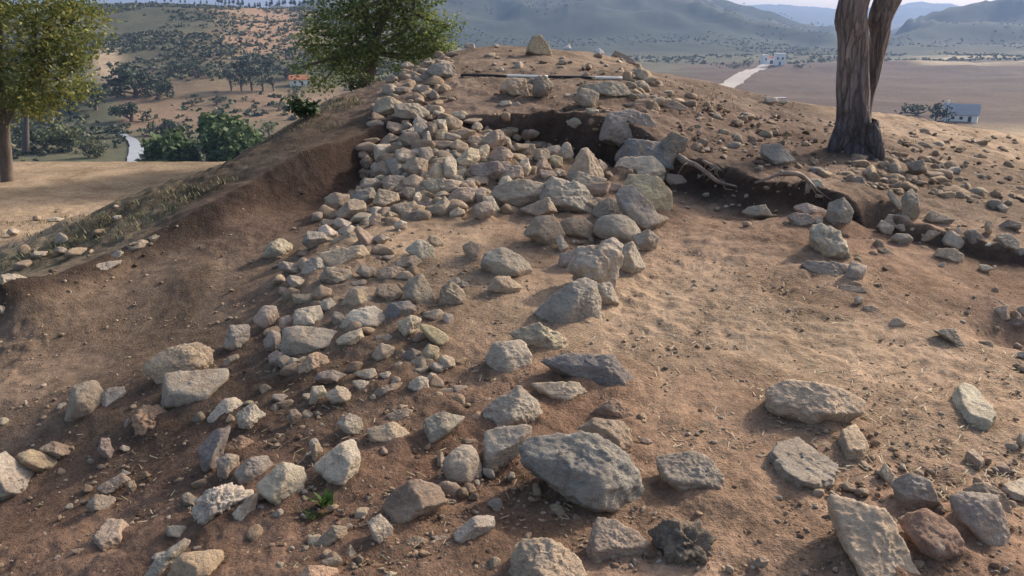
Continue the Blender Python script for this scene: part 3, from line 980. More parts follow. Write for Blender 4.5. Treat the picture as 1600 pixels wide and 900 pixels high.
stone('pale', [(709, 832), (735, 811), (783, 804), (770, 827), (730, 860), (715, 852)], 'sharp pointed pale stone at bottom centre', 'sharp pointed pale stone', bevel=.9, soft=22)
stone('tan', [(489, 852), (520, 822), (541, 824), (547, 845), (530, 857)], 'tan triangular stone below the green weed', 'tan triangular stone', bevel=.8)
stone('cream', [(539, 867), (547, 850), (557, 866), (550, 873)], 'tiny cream stone touching the tan triangular one')
stone('rust', [(460, 910), (480, 886), (525, 889), (535, 915)], 'orange stone cut by the bottom edge below the triangular one')
oval('brown', 648, 848, 48, 18, 'low brown stone below the brown wedge stone')
oval('cream', 608, 900, 26, 12, 'small cream stone cut by the bottom edge left of the buff one')
stone('pale', [(484, 692), (492, 681), (505, 705), (491, 727)], 'small upright pale stone behind the heart shaped one')
stone('grey', [(528, 662), (545, 647), (563, 655), (567, 677), (545, 682)], 'grey stone with bright right edge behind the heart shaped one', bevel=.9)
stone('brown', [(905, 672), (930, 655), (978, 660), (988, 690), (980, 708), (940, 696)], 'brownish flat slab lying behind the largest boulder', 'brownish flat slab', thick=.7)
stone('rust', [(918, 645), (950, 621), (972, 630), (997, 657), (985, 662), (945, 655)], 'reddish ridge of stone behind the brownish flat slab', thick=.7)
STONES[-1]['o'].color = (.30, .195, .135, 1)
oval('purple', 166, 705, 30, 34, 'purplish lump between the yellowish and crumbly orange stones', rough=1.5)
oval('pale', 196, 702, 16, 12)
oval('grey', 200, 665, 14, 20)
oval('brown', 205, 760, 14, 20)
oval('grey', 277, 832, 34, 22, 'flat grey stone in shadow below the whitish lumpy one')
oval('grey', 295, 782, 30, 22, 'grey stone in shadow left of the whitish lumpy one')
oval('cream', 480, 620, 14, 12)
oval('pale', 495, 617, 26, 32, 'pale purple tipped stone between the two stone rows')
oval('cream', 530, 618, 46, 28, 'cream angular stone left of a brown slab in the middle front', 'cream angular stone')
oval('cream', 570, 604, 40, 16)
oval('brown', 608, 612, 60, 22, 'low brown slab right of the cream angular stone', tilt=-.35)
oval('pale', 655, 603, 30, 26)
oval('brown', 625, 648, 40, 16, tilt=-.3)
oval('brown', 460, 652, 24, 22)
oval('grey', 440, 622, 30, 14)
oval('pale', 605, 587, 24, 16)
oval('grey', 572, 585, 34, 18)
oval('purple', 520, 592, 50, 22)
oval('cream', 675, 588, 16, 12)
oval('pink', 632, 573, 34, 12, tilt=.3)
oval('rust', 745, 655, 20, 22)
oval('pale', 745, 755, 12, 12)
oval('grey', 798, 745, 14, 14)
oval('pink', 1010, 690, 22, 10)
oval('pink', 775, 545, 16, 12)
oval('brown', 1185, 880, 30, 24)
oval('cream', 4, 660, 22, 16, 'small cream stone at the left edge above the large pale boulder')
oval('brown', 655, 770, 20, 16)
oval('pale', 252, 870, 26, 16)
oval('brown', 130, 863, 40, 10)
oval('brown', 690, 842, 30, 10)

# --- the left wall, running up towards the rubble ---
stone('grey', [(441, 556), (446, 515), (462, 510), (525, 519), (527, 545), (482, 562)], 'big smooth grey block in the left wall above the orange and white stone', 'big smooth wall block', name='boulder', soft=24, rough=.6)
stone('pale', [(457, 512), (462, 485), (500, 477), (509, 505), (480, 514)], 'pale square stone sitting on the big smooth wall block', 'pale square stone', soft=20)
stone('pink', [(394, 502), (410, 478), (430, 479), (436, 505), (415, 517)], 'rounded pinkish stone at the outer left of the wall', 'rounded pinkish stone', soft=9)
stone('grey', [(351, 542), (360, 509), (390, 507), (387, 540), (365, 550)], 'grey stone farthest left of the wall, standing in shadow', 'grey outlying stone')
oval('grey', 425, 533, 28, 38)
oval('purple', 432, 562, 24, 28)
oval('purple', 447, 568, 28, 26)
oval('pink', 448, 508, 24, 26)
oval('tan', 360, 566, 36, 14, tilt=-.6)
stone('rust', [(466, 578), (490, 549), (505, 552), (517, 570), (497, 587), (470, 585)], 'orange and white crumbly stone below the big smooth wall block', 'orange and white stone', rough=1.6)
STONES[-1]['o'].color = (.52, .37, .25, 1)
oval('pale', 458, 568, 20, 18)
stone('pale', [(528, 517), (545, 488), (587, 477), (600, 490), (603, 516), (560, 518)], 'broad pale grey block in the middle of the left wall', 'broad pale wall block', name='boulder', soft=22)
stone('tan', [(529, 484), (545, 455), (562, 451), (579, 465), (577, 480), (545, 487)], 'tan faceted stone above the broad pale wall block', 'tan faceted stone', bevel=.5, soft=22)
stone('cream', [(526, 532), (545, 520), (564, 514), (568, 530), (557, 545), (530, 542)], 'cream stone below the broad pale wall block')
stone('grey', [(630, 467), (638, 440), (660, 429), (676, 460), (673, 475), (650, 482)], 'upright grey stone with speckled right edge at the right of the left wall', 'upright speckled stone', bevel=.9, soft=22)
stone('dark', [(598, 497), (610, 475), (640, 469), (650, 485), (627, 507), (612, 507)], 'dark grey stone between the broad pale block and upright speckled one', 'dark grey wall stone')
STONES[-1]['o'].color = (.20, .195, .195, 1)
oval('tan', 608, 460, 46, 34, 'tan stone left of the upright speckled stone')
oval('cream', 640, 510, 40, 36, 'cream knobbly stone at the root of the oblong yellow one', rough=1.6)
stone('yellow', [(652, 506), (670, 507), (701, 525), (702, 540), (685, 547), (663, 525)], 'smooth oblong yellow stone like a loaf, right edge of the wall', 'oblong yellow stone', soft=7, rough=.5, mat=M_ROCK_CLEAN)
stone('brown', [(684, 474), (690, 452), (705, 440), (723, 455), (727, 475), (690, 479)], 'brown stone with knobbly top right of the upright speckled stone', 'brown knobbly stone', lumps=.7)
oval('pale', 725, 445, 14, 14)
oval('pale', 712, 440, 22, 14)
stone('cream', [(582, 556), (595, 538), (616, 544), (611, 560), (590, 568)], 'bright cream cube like stone below the dark grey wall stone', 'bright cream cube', soft=22, bevel=.8)
oval('pale', 623, 562, 12, 10)
oval('dark', 645, 556, 28, 22)
oval('yellow', 675, 553, 28, 30, 'yellow faceted stone below the oblong yellow one', bevel=.6)
oval('grey', 683, 575, 28, 20)
oval('cream', 697, 567, 26, 24)
oval('pink', 680, 495, 34, 20)
oval('pale', 700, 498, 16, 18)
oval('grey', 600, 530, 40, 16)
oval('dark', 530, 500, 22, 24)
stone('mossy', [(409, 402), (418, 380), (440, 371), (459, 385), (452, 400), (425, 410)], 'mossy rounded stone standing apart left of the upper wall', 'mossy outlying stone', soft=9)
stone('blue', [(473, 381), (480, 362), (505, 364), (514, 380), (492, 394)], 'bluish grey stone at left side of the upper wall', 'bluish wall stone')
stone('white', [(494, 361), (510, 351), (529, 365), (517, 377)], 'white stone resting on the bluish wall stone', 'white wall stone', soft=9)
oval('pale', 544, 362, 30, 18)
oval('mossy', 541, 376, 44, 18)
stone('pink', [(554, 360), (560, 354), (587, 374), (582, 387), (565, 384)], 'pinkish pale elongated stone right of the white wall stone', 'pinkish elongated stone')
oval('purple', 596, 376, 28, 16)
stone('tan', [(498, 397), (530, 388), (566, 383), (577, 400), (562, 416), (510, 420)], 'long tan block below the white wall stone', 'long tan block', name='boulder', soft=22)
oval('blue', 490, 420, 40, 40, 'bluish stone below and left of the long tan block')
oval('cream', 526, 432, 52, 26, 'cream lumpy stone below the long tan block', rough=1.6)
oval('purple', 455, 420, 42, 20)
oval('pale', 461, 443, 26, 26)
oval('grey', 571, 426, 36, 20)
oval('tan', 612, 428, 44, 22)
oval('mossy', 475, 467, 44, 22)
oval('tan', 502, 459, 34, 24)
oval('pale', 514, 478, 28, 24)
oval('pink', 560, 443, 26, 12)
oval('brown', 443, 455, 14, 16)
stone('pale', [(636, 391), (655, 375), (673, 379), (680, 405), (660, 412)], 'pointed pale stone alone on the tan soil right of the wall', 'pointed pale stone', bevel=.9)
oval('tan', 680, 378, 26, 16, tilt=.5)
oval('brown', 640, 412, 44, 26)
stone('grey', [(754, 416), (760, 390), (785, 387), (812, 400), (828, 420), (817, 436), (770, 433)], 'big grey stone alone on the tan soil between the two walls', 'big lone grey stone', name='boulder', bevel=.6)
stone('tan', [(764, 452), (775, 434), (795, 434), (814, 450), (802, 464), (775, 462)], 'tan stone just below the big lone grey one', 'tan stone below it')
oval('tan', 738, 395, 30, 40)

# --- the right wall: large stones ---
stone('grey', [(843, 490), (870, 464), (910, 436), (931, 445), (939, 475), (926, 505), (870, 505)], 'large triangular boulder with sunlit right face at the front of the right wall', 'large triangular boulder', name='boulder', bevel=1.0, facets=[(.85, .15, -.5), (-.3, .2, -.9)], soft=26, rough=.7)
STONES[-1]['o'].color = (.33, .29, .24, 1)
stone('pale', [(895, 425), (905, 396), (945, 390), (967, 405), (962, 440), (946, 462), (925, 442)], 'lumpy pale boulder behind the large triangular one', 'lumpy pale boulder', rough=1.5, bevel=.8)
oval('purple', 895, 410, 44, 28, 'purple shaded stone left of the lumpy pale boulder')
stone('grey', [(929, 365), (935, 345), (955, 334), (980, 339), (999, 365), (986, 384), (945, 377)], 'smooth rounded grey boulder in the right wall', 'smooth rounded boulder', soft=7, rough=.5, name='boulder')
oval('pale', 965, 395, 40, 44, 'pale stone in front of the smooth rounded boulder')
oval('cream', 994, 390, 18, 14)
stone('tan', [(824, 367), (840, 345), (863, 341), (877, 365), (872, 387), (850, 382)], 'tan stone with orange sunlit edge left of the smooth rounded boulder', 'orange edged stone', bevel=1.0)
oval('pale', 880, 382, 18, 26)
oval('tan', 900, 360, 50, 36)
stone('mossy', [(769, 307), (775, 294), (810, 284), (846, 289), (852, 310), (820, 330), (790, 327)], 'mossy slab leaning over a dark gap in the rubble', 'mossy leaning slab', name='boulder', thick=.7)
stone('grey', [(843, 312), (870, 284), (905, 293), (918, 315), (936, 330), (900, 337), (860, 332)], 'broad grey blotched boulder right of the mossy leaning slab', 'broad blotched boulder', name='boulder')
oval('tan', 845, 326, 48, 34, 'tan stone with mossy top in front of the broad blotched boulder')
stone('tan', [(893, 272), (915, 231), (926, 240), (943, 275), (925, 287)], 'pointed pyramid stone rising from the rubble', 'pointed pyramid stone', bevel=.7, soft=24)
oval('mossy', 920, 285, 46, 32)
stone('blue', [(944, 217), (955, 185), (985, 177), (1015, 190), (1032, 220), (985, 230)], 'big bluish grey boulder at the far end of the right wall', 'big bluish boulder', name='boulder')
stone('blue', [(968, 248), (985, 224), (1035, 229), (1047, 265), (1000, 254), (972, 258)], 'dark bluish stone stacked under the big bluish boulder', 'stacked bluish stone')
STONES[-1]['o'].color = (.17, .175, .18, 1)
stone('dark', [(1034, 226), (1050, 209), (1071, 220), (1066, 247), (1045, 247)], 'nearly black stone at the right end of the far wall', 'nearly black stone')
stone('pale', [(964, 272), (975, 251), (1015, 249), (1036, 268), (1031, 282), (985, 282)], 'pale slab bridging the stack in the right wall', 'pale stacked slab')
stone('yellow', [(980, 292), (990, 278), (1025, 281), (1044, 300), (1043, 331), (1018, 330), (990, 305)], 'yellow cream sunlit boulder on the outer side of the right wall', 'yellow cream boulder', name='boulder', bevel=.9)
stone('blue', [(966, 302), (990, 299), (1010, 318), (1029, 345), (1011, 362), (985, 347), (970, 322)], 'blotched blue grey stone in front of the yellow cream boulder', 'blotched blue grey stone', name='boulder')
oval('pale', 985, 408, 40, 44)
oval('grey', 1008, 378, 34, 34)
oval('pale', 950, 462, 34, 40)
oval('grey', 915, 440, 40, 34)
oval('tan', 1022, 345, 40, 36)
oval('grey', 950, 330, 40, 34)
oval('grey', 1046, 254, 26, 44, 'grey upright sliver next to the nearly black stone', thick=.7)
oval('purple', 1054, 281, 32, 20)
oval('pink', 938, 296, 44, 24)
oval('pink', 960, 296, 26, 16)
oval('tan', 928, 322, 30, 28)
oval('tan', 940, 262, 18, 20)
oval('pale', 885, 239, 18, 30, 'egg shaped pale stone standing upright at the foot of the dark cut', 'upright egg stone', soft=8)

# --- rubble fill, stone by stone ---
RUB = '''mossy 607 168 46 30;grey 644 176 52 28;brown 618 200 36 20;brown 610 222 28 22;pale 627 227 10 18;brown 643 219 30 26;blue 658 204 20 26;mossy 677 206 16 24
pale 690 199 18 24;yellow 692 214 24 20;tan 708 194 24 20;cream 721 181 22 12;tan 720 212 36 18;cream 745 198 14 14;pink 772 219 30 32;mossy 807 213 24 16;pink 782 243 36 26
cream 734 250 36 34;cream 753 240 18 30;purple 758 269 52 28;grey 798 273 34 26;tan 810 248 22 22;pink 694 228 36 18;tan 719 232 28 22;pale 682 239 28 14;blue 668 222 18 30
white 598 238 34 28;pale 633 246 30 22;pink 650 263 34 30;cream 683 271 20 28;pale 704 264 22 30;grey 667 244 24 24;dark 597 271 36 26;dark 624 271 28 24;tan 650 288 38 22
mossy 684 292 36 26;tan 706 291 32 24;tan 728 293 28 20;grey 580 289 26 22;pale 617 288 36 24;blue 571 312 34 28;tan 602 312 38 28;tan 637 325 32 22;tan 610 338 20 16;pale 586 345 18 22
purple 668 320 36 18;white 652 311 12 18;cream 694 323 26 24;cream 714 334 20 14;tan 725 309 46 28;grey 750 306 26 30;grey 756 331 26 26;pink 527 318 36 28;pink 549 331 46 30;pink 497 339 18 14
grey 573 330 22 14;pale 805 210 14 12;pink 846 218 18 20;pink 860 229 20 18;pale 867 239 20 18;mossy 848 247 24 18;yellow 870 255 16 22;pink 849 262 18 18;brown 812 231 24 16;brown 826 236 26 18
cream 820 262 16 26;tan 832 268 16 14;grey 898 280 22 20;brown 755 303 20 22;pale 767 325 26 28;mossy 640 303 22 18;tan 785 262 24 18;cream 790 285 22 16;tan 775 232 16 12;grey 835 222 16 14
tan 742 222 22 18;pale 590 262 20 16;tan 668 283 20 18;cream 560 300 22 16;grey 700 243 20 14;mossy 722 272 22 18;tan 838 248 14 12;pink 800 232 16 14;cream 742 312 18 14;tan 668 300 22 16
grey 655 333 18 14;pale 625 352 20 14;pale 535 350 22 14;tan 512 350 20 14;tan 690 306 20 14;pink 855 275 20 14;tan 872 272 18 14;grey 790 222 16 14;brown 760 205 18 14;tan 785 205 18 12;pale 655 190 18 14;cream 735 285 16 12'''
for line in RUB.replace('\n', ';').split(';'):
    t, cx, cy, w, h = line.split()
    oval(t, float(cx), float(cy), float(w) * 1.14, float(h) * 1.16)

# --- on the mound top ---
oval('tan', 806, 139, 48, 30, 'tan grey stone below the measuring pole, left of a dark one', 'tan stone under the pole')
oval('dark', 849, 137, 36, 34, 'dark rounded stone below the measuring pole', 'dark stone under the pole', soft=9)
oval('pale', 789, 163, 20, 14, 'pale round stone near the edge of the dark cut', 'pale round stone by the cut')
stone('mossy', [(822, 84), (832, 60), (845, 55), (858, 72), (862, 86), (840, 90)], 'standing pointed stone with white edge on the crest of the mound', 'pointed crest stone', bevel=1.0)
oval('white', 886, 75, 16, 10)
oval('white', 936, 80, 18, 9, tilt=.5)
oval('grey', 917, 156, 36, 34, 'angular grey stone right of the two under the pole', 'angular grey stone')
stone('grey', [(902, 150), (910, 134), (975, 128), (985, 150), (950, 158)], 'wide flat grey block near the right end of the pole', 'wide flat grey block')
oval('dark', 990, 165, 40, 14, tilt=.15)
oval('grey', 1003, 118, 24, 20)
oval('dark', 975, 92, 40, 16, tilt=.5)
oval('blue', 690, 113, 42, 28)
oval('pale', 651, 95, 18, 12)
oval('pale', 636, 104, 18, 14)
oval('grey', 661, 140, 22, 14)
oval('grey', 630, 143, 28, 16)
oval('grey', 612, 125, 20, 14)
oval('cream', 553, 126, 16, 12)
oval('pink', 549, 138, 16, 12)
oval('dark', 668, 120, 30, 16)
oval('grey', 735, 72, 20, 10)
oval('pale', 776, 72, 10, 7)
oval('white', 1205, 157, 24, 13, 'white stone on the right shoulder of the mound, larger of two')
oval('white', 1224, 160, 16, 9)
oval('brown', 1040, 165, 60, 16, tilt=.12)
oval('pale', 925, 175, 18, 16)
oval('grey', 905, 190, 34, 24)
oval('rust', 930, 190, 26, 20)

# --- right: row of stones along the cut and the flank ---
oval('blue', 1210, 243, 52, 36, 'bluish grey boulder on the slope left of the big tree', 'bluish boulder by the tree', name='boulder')
oval('grey', 1272, 292, 38, 26)
oval('pink', 1269, 329, 48, 18, 'flat pinkish stone above the big grey folded boulder')
stone('blue', [(1290, 350), (1295, 318), (1318, 310), (1332, 330), (1325, 356)], 'bluish upright block in the cut at right', 'bluish upright block')
stone('grey', [(1264, 378), (1268, 352), (1290, 352), (1320, 365), (1338, 405), (1300, 410), (1280, 402)], 'big grey folded boulder with crinkled top edge', 'big grey folded boulder', name='boulder', rough=1.5, lumps=.4)
oval('purple', 1250, 343, 40, 24)
oval('pale', 1280, 347, 14, 24, tilt=-.4)
stone('grey', [(1161, 332), (1170, 324), (1195, 320), (1207, 338), (1180, 343)], 'single flat stone on the floor below the tree root', 'flat stone below the root')
stone('purple', [(1255, 415), (1265, 408), (1320, 410), (1330, 435), (1300, 438), (1272, 430)], 'purplish grey low slab below the big grey folded boulder', 'purplish low slab', name='flat_stone')
oval('grey', 1338, 426, 44, 36)
oval('pink', 1328, 452, 58, 14, tilt=.12)
oval('cream', 1341, 470, 14, 16)
oval('tan', 1361, 483, 26, 12, tilt=.3)
oval('pale', 1400, 506, 28, 18, 'pale angular stone alone on the sandy floor at right', 'pale angular stone')
stone('grey', [(1460, 518), (1490, 514), (1506, 540), (1500, 547), (1480, 530)], 'thin curved grey slab over a hollow at right', 'thin curved slab')
oval('tan', 1553, 474, 40, 18)
oval('cream', 1540, 419, 28, 12)
oval('brown', 1565, 490, 44, 26)
oval('purple', 1590, 505, 30, 18)
oval('grey', 1598, 485, 26, 18)
oval('pale', 1600, 556, 20, 14)
oval('pink', 1386, 396, 34, 14, tilt=.4)
stone('grey', [(1412, 338), (1408, 310), (1424, 292), (1436, 305), (1438, 330), (1430, 345)], 'tall grey standing stone on the lip of the right cut', 'tall grey standing stone', thick=.8)
stone('pale', [(1386, 305), (1391, 295), (1408, 320), (1404, 330), (1396, 320)], 'pale sliver leaning against the tall grey standing stone', thick=.7)
oval('pale', 1384, 357, 32, 22, tilt=.5)
oval('pink', 1405, 349, 48, 26, tilt=.3)
oval('grey', 1408, 374, 34, 20)
oval('tan', 1451, 369, 48, 28)
oval('grey', 1489, 378, 34, 28, tilt=.5)
oval('tan', 1479, 401, 48, 26, tilt=.2)
oval('dark', 1468, 343, 46, 22)
oval('purple', 1522, 373, 32, 28, 'dark purple stone in the row along the right cut', 'dark purple stone')
oval('pale', 1577, 381, 46, 26, 'pale long stone at right end of the row along the cut', 'pale long row stone', tilt=.4)
oval('purple', 1576, 353, 42, 22)
oval('tan', 1546, 355, 14, 28)
oval('pale', 1498, 362, 18, 14)
oval('grey', 1598, 395, 20, 18)
oval('dark', 1432, 261, 30, 30, 'dark round stone on the flank right of the big tree', 'dark stone right of the tree')
oval('pale', 1565, 325, 20, 12)
oval('pink', 1380, 258, 22, 14)
oval('brown', 1340, 400, 10, 10)
oval('cream', 1046, 460, 12, 8)
oval('cream', 1082, 490, 14, 8)
oval('cream', 1404, 268, 10, 10)
oval('grey', 1188, 262, 8, 12)

# --- the side of the left cut ---
oval('pale', 166, 418, 48, 18, 'pale flat stone alone on the brown floor by the left cut', 'pale stone by the left cut', tilt=-.25)
oval('grey', 183, 398, 22, 14, tilt=-.3)
oval('grey', 215, 384, 40, 14, tilt=-.3)
oval('pale', 22, 437, 42, 16)
oval('grey', 4, 445, 14, 22)
oval('pale', 3, 482, 18, 18)
oval('grey', 63, 398, 26, 12)
oval('grey', 96, 392, 22, 12)
oval('pale', 183, 341, 16, 10)
oval('pale', 20, 363, 20, 10)
oval('pale', 88, 343, 26, 9)
oval('grey', 240, 372, 18, 10)
oval('pale', 68, 602, 10, 8)
oval('cream', 40, 630, 8, 8)

STONES.sort(key=lambda s: -(s['w'] * s['h'] + (9e9 if s['label'] else 0)))
EXTRA = STONES[296:]                                # past 300 of a kind the smallest go into the scatter
STONES = STONES[:296]
for s_ in EXTRA:
    me_ = s_['o'].data
    bpy.data.objects.remove(s_['o'])
    bpy.data.meshes.remove(me_)


def soil_banks(x, y):
    """soil banked against the foot of every stone"""
    out = np.zeros(x.shape)
    sel = np.argwhere((np.hypot(x, y) < 17) & (y > .8)).astype(int)
    xs, ys = x[sel[:, 0], sel[:, 1]], y[sel[:, 0], sel[:, 1]]
    order = np.argsort(ys)
    xs, ys, sel = xs[order], ys[order], sel[order]
    b = np.zeros(len(xs))
    for s_ in STONES:
        R = s_['rad'] * 1.25
        lo, hi = np.searchsorted(ys, (s_['y'] - 2.4 * R, s_['y'] + 2.4 * R))
        d2 = ((xs[lo:hi] - s_['x']) ** 2 + (ys[lo:hi] - s_['y']) ** 2) / R ** 2
        hgt = min(.2 * s_['ht'], .035) * (.35 if s_['mode'] == 's' else 1)
        b[lo:hi] = np.maximum(b[lo:hi], hgt * np.exp(-d2))
    out[sel[:, 0], sel[:, 1]] = b * (1 + .4 * noise2(xs * 14, ys * 14, 77))
    return out


print('stones', len(STONES))


def stone_labels():
    """name every remaining stone by its look and the named stone it lies next to"""
    marks = [s for s in STONES if s['short']]
    used = set(s['label'] for s in STONES if s['label'])
    assert len(used) == sum(1 for s in STONES if s['label']), 'labels repeat'
    rest = [s for s in STONES if not s['label']]
    for s in rest:
        px = math.sqrt(s['w'] * s['h'])
        size = 'tiny' if px < 13 else 'small' if px < 22 else 'medium' if px < 36 else 'sizeable'
        asp = s['w'] / s['h']
        shape = 'flat' if asp > 2.1 else 'oblong' if asp > 1.45 else 'upright' if asp < .72 else 'rounded'
        s['desc'] = f"{size} {WORD[s['tone']]} {shape} stone"

        def dirs(m):
            dx, dy = s['cx'] - m['cx'], (s['cy'] - m['cy']) * 1.6
            if abs(dx) > 2 * abs(dy):
                return 'left of' if dx < 0 else 'right of'
            if abs(dy) > 2 * abs(dx):
                return 'behind' if dy < 0 else 'in front of'
            return ('behind and ' if dy < 0 else 'in front and ') + ('left of' if dx < 0 else 'right of')
        near = sorted(marks, key=lambda m: math.hypot(s['cx'] - m['cx'], 1.6 * (s['cy'] - m['cy'])))
        ok = False
        for m in near[:3]:
            lb = f"{s['desc']} {dirs(m)} the {m['short']}"
            if lb not in used and len(lb.split()) <= 16:
                ok = True
                break
        if not ok:
            m, m2 = near[0], near[1]
            for a in range(5):
                lb = f"{s['desc']} between the {near[0]['short']} and the {near[1 + a]['short']}"
                if lb not in used and len(lb.split()) <= 16:
                    ok = True
                    break
        s['label'] = lb
        used.add(lb)
    for s in STONES:
        tag(s['o'], s['label'], 'boulder' if s['name'] == 'boulder' else 'slab' if s['name'] == 'flat_stone' else 'stone', 'loose stones of the excavation')


stone_labels()

build_ground()


# ------------------------------------------------------------------ gravel and small stones nobody could count
def in_poly(px, py, poly):
    return poly_sd(px, py, poly) > 0


def drop(n, poly, r):
    """random points on the ground whose sight lines fall in a patch of the photo"""
    P = np.array(poly, float)
    lo, hi = P.min(0), P.max(0)
    px = r.uniform(lo[0], hi[0], n * 3)
    py = r.uniform(lo[1], hi[1], n * 3)
    k = in_poly(px, py, poly)
    px, py = px[k][:n], py[k][:n]
    dx, dy, dz = ray(px, py)
    Y = np.geomspace(1.6, 16.5, 520)
    x = (dx / dy)[:, None] * Y
    z = (dz / dy)[:, None] * Y
    g = gz_any(x, np.broadcast_to(Y, x.shape)) - z
    hitk = np.argmax(g > 0, axis=1)
    ok = (hitk > 0)
    yy = Y[hitk]
    return np.c_[(dx / dy) * yy, yy][ok]


def pebbles(name, xy, size, cols, lvl, seed, sink=.3, mat=None, extra=()):
    r = np.random.default_rng(seed)
    v, f = ico(lvl)
    n = len(xy)
    base = gz_near(xy[:, 0], xy[:, 1]) + soil_banks(xy[:, 0][:, None], xy[:, 1][:, None])[:, 0]
    V, Fc, K = [], [], []
    shapes = []
    for q in range(24):
        nn = r.normal(size=(11, 3))
        nn /= np.linalg.norm(nn, axis=1)[:, None]
        dd = r.uniform(.55, 1.0, 11)
        g = np.maximum(v @ nn.T, 0) / dd
        rad = np.minimum((g ** 20).sum(1) ** (-1 / 20), 1.3)
        shapes.append(v * rad[:, None])
    nv = len(v)
    for k in range(n):
        s = shapes[int(r.integers(24))]
        a = r.uniform(0, 6.283)
        ca, sa = math.cos(a), math.sin(a)
        sc = size[k] * np.array([r.uniform(.8, 1.3), r.uniform(.7, 1.1), r.uniform(.45, .85)])
        p = s * sc
        p = np.c_[p[:, 0] * ca - p[:, 1] * sa, p[:, 0] * sa + p[:, 1] * ca, p[:, 2]]
        V.append(p + np.array([xy[k, 0], xy[k, 1], base[k] + sc[2] * (1 - sink * 2) * .3]))
        Fc.append(f + k * nv)
        K.append(np.tile(cols[k], (nv, 1)))
    off = n * nv
    for e in extra:
        V.append(e['co'])
        Fc.append(e['f'] + off)
        K.append(np.tile(np.array(e['col']), (len(e['co']), 1)))
        off += len(e['co'])
    o = link_mesh(name, np.concatenate(V), np.concatenate(Fc), mat or M_PEBBLE, None, lvl > 1, 'leaf', np.concatenate(K))
    return tag(o, kind='stuff')


def tones(n, r, dirt=.45):
    keys = ['grey', 'pale', 'tan', 'pink', 'brown', 'tan', 'grey', 'brown', 'mossy']
    c = np.array([TONE[keys[int(i)]] for i in r.integers(0, len(keys), n)])
    c = c * r.uniform(.8, 1.15, (n, 1))
    d = r.uniform(0, dirt, (n, 1)) * 1.5
    d = np.clip(d, 0, 1)
    return c * (1 - d) + np.array([.29, .205, .135]) * d


def clear(q, f):
    ok = np.ones(len(q), bool)
    for s in STONES:
        ok &= np.hypot(q[:, 0] - s['x'], q[:, 1] - s['y']) > s['rad'] * f
    return ok


